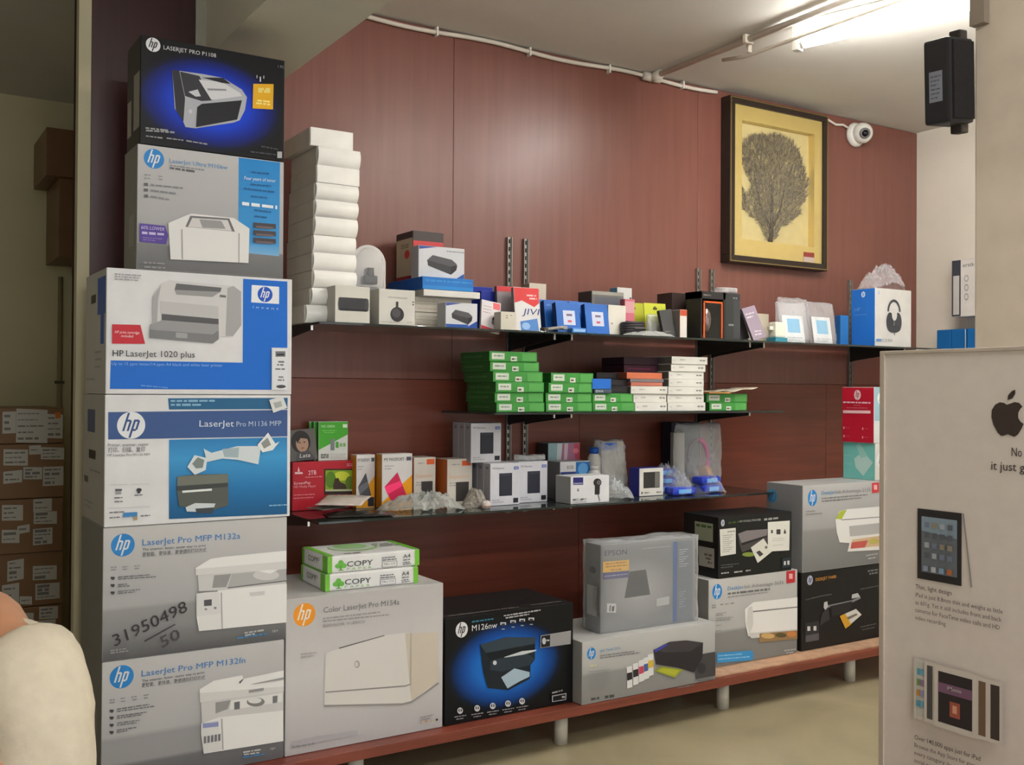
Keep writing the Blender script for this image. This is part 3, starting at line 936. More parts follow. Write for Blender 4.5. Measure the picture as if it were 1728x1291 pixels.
a.pic('printer_picture', [
    ([(1068, 655), (1200, 615), (1360, 618), (1358, 735), (1335, 765), (1335, 830), (1215, 898), (1110, 888), (1085, 800)], (26, 34, 42)),
    ([(1068, 655), (1200, 615), (1362, 616), (1360, 650), (1100, 700)], (52, 66, 76)),
    ([(1100, 700), (1360, 650), (1358, 680), (1120, 738)], (20, 26, 32)),
    ([(1195, 722), (1290, 690), (1368, 682), (1362, 690), (1225, 730)], (200, 206, 208)),
    ([(1125, 740), (1195, 725), (1320, 705), (1358, 730), (1330, 765), (1180, 800), (1120, 790)], (44, 56, 66)),
    ([(1180, 830), (1250, 782), (1330, 802), (1330, 825), (1215, 892)], (168, 190, 206)),
    ([(1280, 850), (1330, 826), (1330, 838), (1215, 900), (1212, 890)], (30, 36, 44)),
    (('e', 1146, 752, 10, 12), (206, 210, 212)),
])
a.poly('spec_label', ((1388, 606), (1548, 580), (1546, 652), (1386, 674)), (150, 150, 150))
a.pic('spec_label', [([(1392, 610), (1438, 602), (1437, 664), (1390, 671)], (28, 28, 30)), (('e', 1406, 636, 10, 18), (196, 196, 198)), (('r', 1418, 628, 1434, 636), (186, 186, 188))])
for i, x in enumerate((962, 1052, 1134, 1214, 1288)):
    y = 1008 - i * 13
    a.pic('printed_icon', [(('e', x, y, 15, 17), (206, 206, 208)), (('e', x, y - 2, 9, 10), (26, 26, 28)), (('r', x - 3, y - 16, x + 3, y + 12), (206, 206, 208))])
    a.fine([(x - 30, y + 34, x + 32, y + 24), (x - 20, y + 46, x + 20, y + 40)], (150, 150, 152), 6, i)
a.fine([(1445, 912, 1500, 898)], (160, 160, 162), 9, 2)
a.pic('cartridge_picture', [([(1445, 926), (1520, 912), (1518, 948), (1445, 960)], (190, 190, 192)), ([(1449, 930), (1516, 917), (1515, 945), (1449, 956)], (24, 24, 26)), (('r', 1496, 928, 1512, 938), (190, 190, 192))])
tp = Art(b126, d, None, 'top')
tp.fine([(5, 90, 60, 90), (70, 88, 95, 88)], (120, 116, 112), 3, 5, 'scuff')

d = (0.585, 0.30, 0.205)
bink = carton(PB, 'long grey printer box with ink bottle picture, under the wrapped box', 'printer box', (1.9785, 2.703, PL), d, (176, 176, 174))
a = Art(bink, d, ((95, 810), (742, 722), (745, 995), (90, 1115)))
a.full('printed_background', print_ramp([(0.0, (134, 133, 131)), (0.45, (146, 146, 144)), (0.5, (172, 172, 170)), (1.0, (188, 188, 186))]))
a.logo(140, 864, 29, HPB, (220, 222, 224), wide=0.9)
a.text('Ink Tank 315', (182, 858), (280, 845), 13, (92, 150, 198))
a.fine([(182, 875, 350, 855), (182, 886, 375, 862)], (124, 124, 124), 6, 4)
a.fine([(130, 924, 160, 920)], (200, 200, 150), 12, 4)
a.fine([(124, 952 + 11 * i, 230 - 8 * (i % 3), 940 + 11 * i) for i in range(9)], (140, 140, 140), 4, 6)
a.fine([(136, 1084, 176, 1078), (205, 1074, 250, 1068)], (70, 70, 72), 14, 4)
a.pic('ink_bottles_picture', sum([[([(x, y), (x + 26, y - 6), (x + 28, y + 96), (x + 2, y + 104)], (222, 222, 222)), ([(x + 1, y + 30), (x + 26, y + 24), (x + 27, y + 58), (x + 2, y + 66)], c)]
     for x, y, c in ((312, 930, (38, 34, 36)), (342, 915, (52, 40, 48)), (370, 900, (196, 70, 90)), (394, 888, (70, 96, 150)), (415, 872, (214, 180, 60)))], []))
a.pic('printer_picture', [
    ([(640, 878), (742, 862), (744, 975), (650, 992)], (70, 68, 68)),
    ([(442, 850), (520, 812), (600, 806), (682, 818), (680, 890), (640, 960), (560, 935), (455, 918)], (44, 40, 44)),
    ([(442, 850), (520, 812), (600, 806), (682, 818), (620, 860), (500, 862)], (62, 58, 62)),
    ([(444, 852), (505, 822), (510, 828), (450, 862)], (62, 66, 180)),
    ([(446, 950), (480, 928), (588, 944), (545, 984)], (150, 158, 60)), ([(462, 950), (488, 936), (570, 948), (545, 972)], (176, 178, 52)),
    (('e', 676, 940, 20, 26), (52, 50, 54)),
])
a.fine([(560, 1032, 640, 1018), (660, 1000, 730, 990)], (110, 110, 112), 7, 4)
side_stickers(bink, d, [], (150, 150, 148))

d = (0.415, 0.088, 0.298)
beps = carton(PB, 'grey scanner box wrapped in clear film, dark blue maker name on top left', 'scanner box', (2.10, 2.765, PL + 0.2055), d, (136, 137, 138), rz=-1.5)
a = Art(beps, d, ((182, 365), (638, 300), (635, 715), (190, 790)))
a.full('printed_background', print_ramp([(0.0, (176, 176, 176)), (0.22, (154, 154, 155)), (0.6, (122, 123, 125)), (1.0, (122, 123, 125))], (0.40, 0.45, 0.62, 0.62)))
a.text('EPSON', (200, 416), (305, 404), 26, (52, 54, 78), bold=True)
a.poly('yellow_sticker', ((194, 446), (316, 430), (316, 482), (194, 498)), (216, 168, 66))
a.fine([(204, 456, 305, 442), (206, 470, 308, 456), (230, 484, 285, 477)], (150, 110, 40), 7, 6)
a.poly('blue_sticker', ((194, 500), (316, 484), (314, 516), (194, 532)), (74, 72, 116))
a.fine([(202, 516, 308, 500)], (150, 150, 186), 6, 4)
a.poly('scanner_picture', ((318, 488), (396, 474), (418, 596), (296, 618)), (58, 58, 58))
a.fine([(378, 372, 516, 352)], (160, 160, 162), 5, 4)
a.poly('printed_stripe', ((526, 330), (548, 327), (545, 722), (526, 726)), (52, 84, 140))
a.poly('printed_panel', ((548, 327), (622, 316), (620, 708), (545, 722)), (104, 110, 120))
a.fine([(556, 370 + 12 * i, 600 - 10 * (i % 3), 363 + 12 * i) for i in range(8)], (170, 176, 180), 4, 6)
a.fine([(556, 580 + 12 * i, 590 - 6 * (i % 3), 573 + 12 * i) for i in range(7)], (150, 158, 166), 4, 8)
a.rect('spec_label', 216, 645, 258, 688, (196, 196, 196))
a.pic('spec_label', [([(228, 655), (234, 652), (232, 682), (226, 682)], (60, 60, 60)), ([(238, 660), (250, 655), (248, 680), (238, 684)], (50, 50, 50))])
a.pic('bar_label', [([(448, 615), (508, 600), (508, 640), (448, 652)], (176, 178, 180))])
s = side_stickers(beps, d, [('sticker', 10, 48, 75, 82, (172, 172, 170))], (104, 104, 106))
s.pic('hand_hole', [(('e', 48, 30, 22, 4), (40, 40, 42))])

def film_wrap(root, dims, seed, name='clear_film', amount=0.10, g=0.006, cr=0.006):
    """clear film around a box: a slightly crumpled shell"""
    w, dd, h = dims
    bm = bmesh.new()
    add_box(bm, -g, w + g, -g, dd + g, 0.001, h + g)
    bmesh.ops.subdivide_edges(bm, edges=bm.edges[:], cuts=14, use_grid_fill=True)
    for v in bm.verts:
        n = noise.noise_vector(Vector((v.co.x * 9, v.co.y * 9, v.co.z * 9)) + Vector((seed, 0, 0)))
        k = noise.ridged_multi_fractal(v.co * 6 + Vector((seed, 3, 1)), 1, 2, 3, 1, 2) if False else abs(noise.noise(v.co * 14 + Vector((seed, 2, 1))))
        o = Vector((v.co.x - w / 2, v.co.y - dd / 2, v.co.z - h / 2)).normalized()
        v.co += o * (cr * k) + n * (cr * 0.35)
        v.co.z = max(v.co.z, 0.0006)
        if v.co.z > h + g * 0.5:
            v.co.z += 0.012 * max(0, noise.noise(Vector((v.co.x * 16, v.co.y * 16, seed))))
        # keep off the faces
        if v.co.y < dd / 2:
            v.co.y = min(v.co.y, -0.004)
    o = new_obj(name, to_mesh(bm, name, True), plastic_film(amount=amount, rough=0.12), root)
    return o
film_wrap(beps, d, 3.1)

d = (0.467, 0.22, 0.325)
b36 = carton(PB, 'grey printer box with a white printer picture, under the black mobile printer box', 'printer box', (2.622, 2.80, PL + 0.006), d, (178, 177, 174))
a = Art(b36, d, ((703, 515), (1140, 465), (1140, 885), (703, 1000)))
a.full('printed_background', print_ramp([(0.0, (124, 123, 121)), (0.38, (136, 136, 133)), (0.42, (176, 176, 174)), (1.0, (192, 191, 188))]))
a.logo(748, 577, 42, HPB, (224, 226, 226), wide=0.85)
a.text('DeskJet', (802, 570), (880, 560), 20, (74, 146, 196))
a.text('Ink Advantage 3636', (886, 560), (1076, 538), 20, (134, 134, 134))
a.fine([(802, 588, 1010, 564)], (112, 112, 112), 12, 4)
a.fine([(802, 606, 1000, 580)], (150, 150, 150), 7, 5)
a.poly('red_tag', ((1088, 474), (1128, 469), (1128, 530), (1088, 536)), (196, 50, 58))
a.pic('red_tag', [(('r', 1100, 486, 1116, 512), (228, 178, 178))])
a.fine([(718, 652, 740, 649), (762, 647, 782, 644), (790, 644, 806, 641), (816, 640, 834, 637), (718, 664, 744, 660)], (140, 140, 138), 8, 3)
a.fine([(740, 697, 795, 688), (740, 706, 780, 700), (740, 722, 830, 712), (740, 732, 815, 724), (740, 760, 770, 756), (740, 790, 770, 786)], (146, 146, 144), 6, 3)
a.pic('printer_picture', [
    ([(888, 670), (930, 632), (985, 625), (1138, 606), (1138, 775), (905, 812), (890, 740)], (230, 229, 226)),
    ([(928, 678), (1138, 652), (1138, 658), (928, 685)], (130, 128, 126)),
    ([(905, 660), (925, 652), (930, 745), (912, 800), (896, 745)], (208, 207, 204)),
    ([(905, 795), (1138, 765), (1138, 790), (920, 822)], (205, 204, 201)),
    ([(960, 795), (1138, 772), (1138, 815), (960, 842)], (150, 120, 82)),
    (('e', 1000, 806, 32, 14), (206, 170, 110)), (('e', 1062, 800, 26, 12), (92, 82, 52)), (('e', 1112, 792, 22, 14), (196, 128, 70)),
])
a.poly('blue_tag', ((745, 908), (920, 885), (930, 895), (928, 935), (745, 962)), (58, 146, 206))
a.fine([(752, 924, 875, 906), (752, 942, 915, 918)], (150, 200, 230), 6, 4)
a.fine([(1078, 878, 1130, 868), (1086, 890, 1120, 884)], (180, 180, 178), 8, 3)
side_stickers(b36, d, [('hand_hole', 10, 66, 22, 72, (60, 60, 60))], (142, 140, 136))

d = (0.388, 0.19, 0.228)
bmob = carton(PB, 'black printer box with white label stickers, below the end of the low glass shelf', 'printer box', (2.668, 2.80, PL + 0.3315), d, (24, 24, 24))
a = Art(bmob, d, ((512, 545), (1412, 485), (1412, 1178), (512, 1268)))
a.full('printed_background', (22, 23, 22))
a.logo(567, 612, 40, (206, 208, 220), (40, 40, 90), wide=0.7)
a.fine([(632, 612, 765, 600)], (60, 76, 34), 26, 3)
a.text('100 MOBILE PRINTER', (766, 608), (1030, 590), 24, (170, 170, 168))
a.fine([(1068, 578, 1240, 562)], (160, 160, 158), 28, 3)
a.pic('printer_picture', [
    ([(750, 740), (850, 705), (1110, 690), (1110, 850), (800, 960), (760, 850)], (70, 66, 66)),
    ([(750, 740), (850, 705), (1110, 690), (1100, 765), (790, 850)], (128, 120, 122)),
    ([(790, 850), (1100, 765), (1100, 785), (795, 880)], (36, 34, 34)),
    (('e', 880, 985, 80, 26), (128, 146, 62)),
])
a.pic('paper_picture', [([(905, 905), (1060, 800), (1165, 955), (990, 1088)], (216, 214, 204)), ([(970, 960), (1010, 940), (1060, 985), (1015, 1015)], (70, 70, 66)), (('e', 1092, 905, 16, 18), (120, 116, 106))])
a.poly('white_sticker', ((525, 686), (718, 670), (722, 975), (536, 1000)), (214, 213, 204))
a.fine([(620, 716, 708, 708)], (120, 120, 116), 14, 3)
a.fine([(560, 760 + 24 * i, 690 - 22 * (i % 3), 750 + 24 * i) for i in range(9)], (150, 150, 146), 9, 5)
a.poly('white_sticker', ((1110, 608), (1380, 594), (1376, 945), (1112, 955)), (222, 221, 212))
a.pic('white_sticker', [(('r', 1150, 702, 1172, 740), (60, 60, 58)), (('r', 1216, 695, 1266, 754), (60, 60, 58)), ([(1304, 742), (1318, 688), (1336, 735), (1322, 750)], (60, 60, 58))])
a.fine([(1170, 806, 1310, 798), (1165, 830, 1305, 822), (1170, 884, 1300, 876)], (186, 186, 178), 8, 3)
a.fine([(540, 1106, 760, 1090), (540, 1134, 690, 1122)], (96, 96, 96), 13, 4)
a.fine([(542, 1200, 640, 1192), (700, 1190, 800, 1180), (840, 1176, 900, 1170)], (186, 186, 184), 18, 4)
a.pic('spec_label', [([(1285, 1040), (1385, 1028), (1385, 1140), (1285, 1152)], (36, 48, 56)), (('r', 1308, 1072, 1332, 1118), (206, 206, 204)), (('r', 1350, 1066, 1376, 1114), (206, 206, 204))])
s = side_stickers(bmob, d, [('sticker', 34, 12, 86, 42, (146, 150, 128)), ('sticker', 46, 52, 90, 84, (164, 160, 150))], (30, 30, 29))
s.fine([(38, 18, 82, 18)], (70, 96, 50), 5, 3)
s.fine([(62, 64, 84, 64), (66, 70, 84, 70), (72, 76, 84, 76)], (100, 96, 92), 4, 3)

d = (0.468, 0.33, 0.306)
bf = carton(PB, 'black printer box with an orange and white card picture at the right end', 'printer box', (3.111, 2.80, PL + 0.006), d, (27, 25, 24))
a = Art(bf, d, ((1152, 497), (1537, 465), (1535, 830), (1150, 885)))
a.full('printed_background', (24, 22, 22))
a.logo(1194, 532, 24, (186, 188, 206), (40, 40, 90), wide=0.85)
a.text('DESKJET F4488', (1222, 538), (1322, 526), 15, (206, 146, 62))
a.fine([(1478, 500, 1530, 494), (1486, 514, 1526, 509)], (120, 120, 118), 9, 3)
a.fine([(1172, 628, 1250, 612), (1250, 612, 1300, 606), (1440, 588, 1530, 575), (1440, 776, 1520, 762), (1450, 790, 1510, 780)], (96, 94, 92), 6, 4)
a.pic('printer_picture', [
    ([(1262, 645), (1278, 640), (1282, 668), (1272, 690), (1260, 670)], (190, 190, 192)),
    ([(1280, 660), (1400, 640), (1440, 624), (1442, 634), (1400, 652), (1284, 672)], (130, 130, 134)),
    ([(1400, 612), (1428, 606), (1440, 626), (1398, 632)], (186, 188, 190)),
    ([(1250, 700), (1282, 668), (1290, 730), (1240, 760)], (52, 50, 52)),
    ([(1290, 665), (1400, 645), (1390, 700), (1300, 716)], (38, 36, 38)),
    ([(1168, 745), (1236, 735), (1236, 812), (1168, 824)], (48, 46, 48)),
    ([(1170, 806), (1236, 796), (1236, 830), (1170, 838)], (86, 84, 88)),
])
for x in (1186, 1216):
    a.pic('printed_icon', [(('r', x - 7, 760, x + 7, 782), (206, 206, 206))])
a.pic('card_picture', [([(1338, 716), (1418, 684), (1446, 714), (1366, 780)], (206, 204, 200)), ([(1338, 716), (1366, 705), (1394, 760), (1366, 780)], (212, 158, 48)), ([(1372, 724), (1420, 706), (1426, 714), (1380, 736)], (120, 112, 96))])

d = (0.466, 0.19, 0.344)
b35 = carton(PB, 'grey printer box with a white and lime printer picture, at the shelf end', 'printer box', (3.117, 2.80, PL + 0.313), d, (168, 168, 167))
a = Art(b35, d, ((1160, 70), (1537, 40), (1535, 465), (1155, 495)))
a.full('printed_background', print_ramp([(0.0, (118, 118, 117)), (0.46, (140, 140, 139)), (0.5, (160, 160, 160)), (1.0, (184, 184, 184))]))
a.logo(1204, 130, 40, HPB, (220, 222, 224), wide=0.8)
a.text('DeskJet', (1246, 114), (1310, 108), 18, (74, 146, 196))
a.text('Ink Advantage 2135', (1314, 108), (1484, 94), 18, (134, 134, 134))
a.fine([(1246, 132, 1470, 112), (1246, 146, 1440, 128)], (124, 124, 124), 7, 4)
a.poly('red_tag', ((1492, 52), (1528, 48), (1528, 100), (1492, 104)), (200, 60, 66))
a.pic('red_tag', [(('r', 1502, 62, 1518, 86), (228, 178, 178))])
a.fine([(1172, 196, 1215, 192), (1172, 210, 1246, 204)], (128, 128, 127), 5, 4)
a.pic('printer_picture', [
    ([(1310, 240), (1330, 195), (1365, 185), (1536, 172), (1535, 350), (1378, 355), (1330, 350), (1316, 300)], (226, 226, 224)),
    ([(1312, 232), (1332, 196), (1366, 186), (1340, 236)], (176, 190, 60)),
    ([(1340, 236), (1535, 224), (1535, 228), (1340, 240)], (120, 120, 120)),
    ([(1376, 270), (1535, 256), (1535, 312), (1380, 322)], (176, 175, 174)),
    ([(1384, 325), (1535, 310), (1535, 395), (1368, 398)], (224, 222, 218)),
    ([(1392, 338), (1535, 322), (1535, 375), (1382, 384)], (206, 176, 140)), ([(1388, 352), (1470, 344), (1455, 380), (1382, 384)], (196, 92, 82)), (('e', 1500, 350, 26, 14), (190, 180, 92)),
])
a.fine([(1460, 422, 1520, 414), (1470, 438, 1510, 433)], (180, 180, 178), 7, 3)
s = side_stickers(b35, d, [], (134, 134, 136))
s.logo(16, 16, 8, (54, 138, 190), (110, 150, 180), wide=0.9)

# boxes standing on the grey end box, their left sides showing
d = (0.30, 0.165, 0.155)
btl = carton('ink_box', 'teal and white box between the red box and the grey printer box', 'box', (3.55, 2.80, PL + 0.6575), d, (206, 205, 200))
s = Art(btl, d, ((105, 815), (335, 820), (335, 1092), (103, 1085)), 'left')
s.full('side_print_and_shade', (112, 186, 178))
s.pic('printed_picture', [([(185, 935), (250, 885), (320, 960), (250, 1062), (195, 1000)], (176, 206, 200)), ([(200, 840), (225, 820), (285, 915), (232, 930)], (146, 196, 186))])
s.fine([(112, 915, 180, 918), (112, 975, 175, 978)], (146, 200, 192), 5, 3)
Art(btl, d, None).logo(14, 45, 22, (220, 222, 222), (150, 160, 164))
d = (0.30, 0.165, 0.234)
brd = carton('ink_box', 'upright red box with a round white logo, atop the teal box', 'box', (3.542, 2.80, PL + 0.813), d, (210, 212, 212))
s = Art(brd, d, ((95, 400), (325, 395), (322, 812), (98, 800)), 'left')
s.full('side_print_and_shade', (178, 26, 48))
s.logo(205, 457, 38, (220, 206, 208), (170, 40, 56), wide=0.8)
s.fine([(105, 513, 300, 515)], (226, 190, 196), 13, 3)
s.fine([(180, 534, 222, 534), (130, 554, 280, 554)], (206, 120, 132), 6, 4)
s.rect('printed_rule', 105, 572, 300, 594, (228, 190, 192))
for x, y in ((112, 700), (245, 706), (114, 760), (245, 768)):
    s.pic('printed_icon', [(('e', x, y, 5, 10), (226, 170, 178))])
    s.fine([(x + 12, y, x + 40, y)], (200, 90, 106), 6, x)
f = Art(brd, d, None)
f.rect('printed_panel', 0.5, 0.5, 99, 60, (150, 184, 196))
f.logo(16, 20, 12, (226, 228, 228), (150, 180, 190))

# worn board under the last two boxes
bm = bmesh.new()
pts = [(0.0, 0.012)] + [(x, 0.004 + 0.006 * noise.noise(Vector((x * 17, 2.2, 0)))) for x in np.linspace(0.03, 1.06, 40)] + [(1.07, 0.01), (1.07, 0.5), (0.0, 0.5)]
A = [bm.verts.new((x, y, 0)) for x, y in pts]
B = [bm.verts.new((x, y, 0.0052 + 0.002 * max(0, noise.noise(Vector((x * 9, 7, 0)))) * (y < 0.02))) for x, y in pts]
bm.faces.new(A[::-1])
bm.faces.new(B)
for k in range(len(A)):
    bm.faces.new((A[k], A[(k + 1) % len(A)], B[(k + 1) % len(A)], B[k]))
o = new_obj('packing_board', to_mesh(bm), mat((184, 148, 120), 0.8, var=0.16, scale=26, bump=0.3))
o.location = (2.57, 2.712, PL)
tag(o, 'thin frayed tan packing board lying under the two end printer boxes', 'board')

# ------------------------------------------------------------------ copy paper reams
def ream(label, loc, rz, quad_f, seed):
    d = (0.297, 0.21, 0.05)
    t = carton('paper_ream', label, 'paper ream', loc, d, (222, 222, 220), rz, 'copy paper reams on the pale printer box', 0.006, 'wrapper')
    a = Art(t, d, quad_f)
    g = (116, 190, 58)
    x0, x1 = quad_f[0][0], quad_f[1][0]
    return t, a, g
rq = ((245, 180), (740, 165), (738, 248), (245, 292))
rq = ((245, 184), (738, 150), (735, 250), (245, 292))
def ream_art(t, a, g, dx, dy):
    P = lambda x, y: (x + dx, y + dy)
    a.poly('printed_band', (P(246, 186), P(270, 184), P(270, 289), P(246, 291)), g)
    a.poly('printed_band', (P(712, 154), P(736, 152), P(734, 248), P(711, 252)), g)
    a.pic('tree_emblem', [(('e', 318 + dx, 225 + dy, 15, 17), (104, 180, 70)), (('e', 303 + dx, 245 + dy, 17, 15), (104, 180, 70)), (('e', 333 + dx, 243 + dy, 16, 15), (104, 180, 70)), (('r', 313 + dx, 240 + dy, 323 + dx, 270 + dy), (90, 160, 60)), (('r', 304 + dx, 268 + dy, 332 + dx, 273 + dy), (90, 160, 60))])
    a.text('COPY', P(350, 250), P(490, 240), 33, (60, 70, 62), bold=True)
    a.text('P A P E R', P(350, 270), P(484, 262), 14, (120, 176, 90))
    a.fine([(538 + dx, 200 + dy, 610 + dx, 194 + dy), (538 + dx, 214 + dy, 615 + dx, 208 + dy)], (100, 100, 104), 7, 3)
    a.pic('spec_label', [([P(538, 224), P(618, 218), P(618, 252), P(538, 258)], (130, 130, 134)), ([P(541, 227), P(615, 221), P(615, 249), P(541, 255)], (222, 222, 220))])
    a.text('TRU CO', P(546, 246), P(608, 240), 12, (70, 70, 74), bold=True)
    a.text('A4', P(650, 205), P(688, 200), 24, (50, 52, 54))
    a.fine([(650 + dx, 216 + dy, 690 + dx, 212 + dy), (648 + dx, 232 + dy, 684 + dx, 228 + dy), (648 + dx, 243 + dy, 690 + dx, 238 + dy)], (120, 120, 124), 7, 6)
    s = Art(t, (0.297, 0.21, 0.05), None, 'left')
    s.rect('printed_band', 82, 3, 99, 97, g)
    s.rect('printed_band', 1, 3, 10, 97, g)
    s.text('COPY', (26, 62), (64, 62), 34, (90, 98, 92), bold=True)
    s.fine([(60, 30, 72, 30), (60, 42, 70, 42)], (150, 150, 150), 6, 2)
    p = Art(t, (0.297, 0.21, 0.05), None, 'top')
    p.rect('printed_band', 0.5, 1, 7, 99, g)
    p.rect('printed_band', 93, 1, 99.5, 99, g)
    p.pic('printed_emblem', [(('e', 44, 40, 26, 34), (150, 200, 120)), (('e', 44, 36, 24, 31), (206, 216, 204)), (('e', 44, 30, 18, 24), (160, 204, 140))])
    p.fine([(68, 28, 90, 28), (66, 40, 92, 40), (70, 52, 92, 52), (20, 90, 40, 90)], (110, 116, 112), 6, 4)
ztop = PL + 0.4375
t, a, g = ream('lower of the two green and white copy paper reams', (1.127, 2.795, ztop), -1.5, rq, 1)
ream_art(t, a, g, 0, 0)
t, a, g = ream('upper of the two green and white copy paper reams', (1.136, 2.80, ztop + 0.0508), -0.5, rq, 2)
ream_art(t, a, g, 0, 0)
# ------------------------------------------------------------------ generic small boxes and bags
def item(name, label, cat, x0, x1, y, dep, z, h, body, side=None, rz=0, tilt=0, group=None, lean=0, part='box', bev=0.0015):
    w = x1 - x0
    t = carton(name, label, cat, (x0, y, z + 0.0004), (w, dep, h), body, rz, group, bev, part)
    if tilt or lean:
        t.rotation_euler = (math.radians(-tilt), math.radians(lean), math.radians(rz))
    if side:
        Art(t, (w, dep, h), None, 'left').full('side_print_and_shade', side)  # side print, mostly the body colour darkened to paint in shade
    a = Art(t, (w, dep, h))
    return t, a

def pillow_mesh(w, h, th, seed, crumple=0.006, n=22, flat_top=False):
    """a sealed film bag standing in the xz plane"""
    bm = bmesh.new()
    grids = []
    for sgn in (-1, 1):
        g = []
        for j in range(n + 1):
            row = []
            for i in range(n + 1):
                u, v = 2 * i / n - 1, 2 * j / n - 1
                prof = max(0.0, (1 - u ** 4)) ** 0.6 * max(0.0, (1 - (v if v < 0 or not flat_top else v) ** 6)) ** 0.6
                p = Vector((u * w / 2, 0, (v + 1) * h / 2))
                nz = noise.noise_vector(Vector((p.x * 22, sgn * 2.0, p.z * 22)) + Vector((seed, seed * 0.7, 0)))
                rid = abs(noise.noise(Vector((p.x * 34 + p.z * 17, sgn, p.z * 30)) + Vector((seed, 0, 0))))
                y = sgn * (th / 2 * prof + crumple * rid * (0.3 + prof))
                e = 1 - prof * 0.6
                row.append((p.x + nz.x * crumple * 0.8, y + (nz.y * crumple * 0.5 if prof > 0.05 else nz.x * crumple * 0.5), max(0.0, p.z + nz.z * crumple * 0.8 * (v > -0.95))))
            g.append(row)
        grids.append(g)
    F, B = grids
    vf = [[bm.verts.new(c) for c in row] for row in F]
    vb = [[(vf[j][i] if i in (0, n) or j in (0, n) else bm.verts.new(B[j][i])) for i in range(n + 1)] for j in range(n + 1)]
    for j in range(n):
        for i in range(n):
            bm.faces.new((vf[j][i], vf[j][i + 1], vf[j + 1][i + 1], vf[j + 1][i]))
            q = (vb[j][i], vb[j + 1][i], vb[j + 1][i + 1], vb[j][i + 1])
            if len(set(q)) == 4:
                try:
                    bm.faces.new(q)
                except ValueError:
                    pass
    return to_mesh(bm, 'bag', True)

def bag(name, label, loc, w, h, th, seed, amount=0.2, rz=0, tilt=0, crumple=0.006, rough=0.15, group=None, tint=(232, 236, 238)):
    o = new_obj(name, pillow_mesh(w, h, th, seed, crumple), plastic_film(tint, amount, rough))
    o.location = loc
    o.rotation_euler = (math.radians(-tilt), 0, math.radians(rz))
    return tag(o, label, 'plastic bag', group)

def heap_mesh(w, d, h, seed, n=64, sharp=1.0):
    bm = bmesh.new()
    vs = []
    for j in range(n + 1):
        row = []
        for i in range(n + 1):
            u, v = 2 * i / n - 1, 2 * j / n - 1
            r = math.sqrt(u * u + v * v * 0.9)
            prof = max(0.0, 1 - min(1, r) ** 2.4)
            p = Vector((u * w / 2, v * d / 2, 0))
            rid = 1 - abs(noise.noise(Vector((p.x * 26, p.y * 26, seed)))) * 1.9
            lo = noise.noise(Vector((p.x * 9, p.y * 9, seed + 5)))
            cr = abs(noise.noise(Vector((p.x * 55 + 20 * lo, p.y * 55, seed + 9)))) + 0.6 * abs(noise.noise(Vector((p.x * 110, p.y * 110 + 14 * lo, seed + 2))))
            row.append(bm.verts.new((p.x * (1 + 0.08 * lo), p.y * (1 + 0.08 * lo), 0.0006 + h * prof * max(0.12, 0.66 + 0.55 * lo + 0.3 * rid * sharp - 0.42 * cr) if r < 0.98 else 0.0006)))
        vs.append(row)
    for j in range(n):
        for i in range(n):
            q = (vs[j][i], vs[j][i + 1], vs[j + 1][i + 1], vs[j + 1][i])
            c = sum((v.co for v in q), Vector()) / 4
            if (c.x / (w / 2)) ** 2 + (c.y / (d / 2)) ** 2 < 1.02:
                bm.faces.new(q)
    for v in [v for v in bm.verts if not v.link_faces]:
        bm.verts.remove(v)
    return to_mesh(bm, 'heap', True)

def heap(name, label, loc, w, d, h, seed, amount=0.4, rz=0, cat='plastic bag', tint=(214, 216, 212), rough=0.25):
    o = new_obj(name, heap_mesh(w, d, h, seed), plastic_film(tint, amount, rough))
    o.location = loc
    o.rotation_euler = (0, 0, math.radians(rz))
    return tag(o, label, cat)

# ------------------------------------------------------------------ top shelf, left to right
TZ = TOP
# tower of white flat boxes
def flap_mesh(w, h, bulge):
    bm = bmesh.new()
    n = 8
    prev = None
    for k in range(n + 1):
        v = k / n
        y = 0.008 - (0.008 + bulge) * math.sin(math.pi * min(1.0, 0.18 + 0.8 * v)) ** 0.8 if bulge > 0.004 else 0.0
        z = h * (1 - v) - 0.0006 + 0.0012 * v
        row = []
        for i in range(7):
            u = i / 6
            row.append(bm.verts.new((0.001 + (w - 0.002) * u, y - bulge * 0.3 * math.sin(math.pi * u), z)))
        if prev:
            for i in range(6):
                bm.faces.new((prev[i], row[i], row[i + 1], prev[i + 1]))
        prev = row
    return to_mesh(bm, 'flap', True)
tower = [(1.150, 0.056), (1.168, 0.054), (1.172, 0.055), (1.173, 0.056), (1.174, 0.055), (1.175, 0.056), (1.177, 0.054), (1.180, 0.054), (1.183, 0.055), (1.186, 0.059), (1.163, 0.058)]
names_t = ['bottom', 'second', 'third', 'fourth', 'fifth', 'sixth', 'seventh', 'eighth', 'ninth', 'tenth']
z = TZ
for i, (x, h) in enumerate(tower):
    lb = 'plain white flat box at the top of the white box tower, shifted left' if i == 10 else ('plain white flat box at the foot of the white box tower' if i == 0 else 'plain white flat box, %s from the bottom of the white tower' % names_t[i])
    t = carton('white_box', lb, 'box', (x, 3.03 + 0.004 * math.sin(i * 2.1), z + 0.0003), (0.144, 0.235, h - 0.0004), (208, 205, 194), 0, 'tower of plain white boxes')
    for ch in t.children:
        for v in ch.data.vertices:
            if v.co.y < 0.02:
                v.co.y += 0.0095
    o = new_obj('end_flap', flap_mesh(0.144, h - 0.0004, 0.010 + 0.004 * math.sin(i * 1.3) if i not in (10, 8) else 0.002), card((244, 242, 236), 0.28), t)  # flap whiter than the box: tube light painted into its colour
    z += h

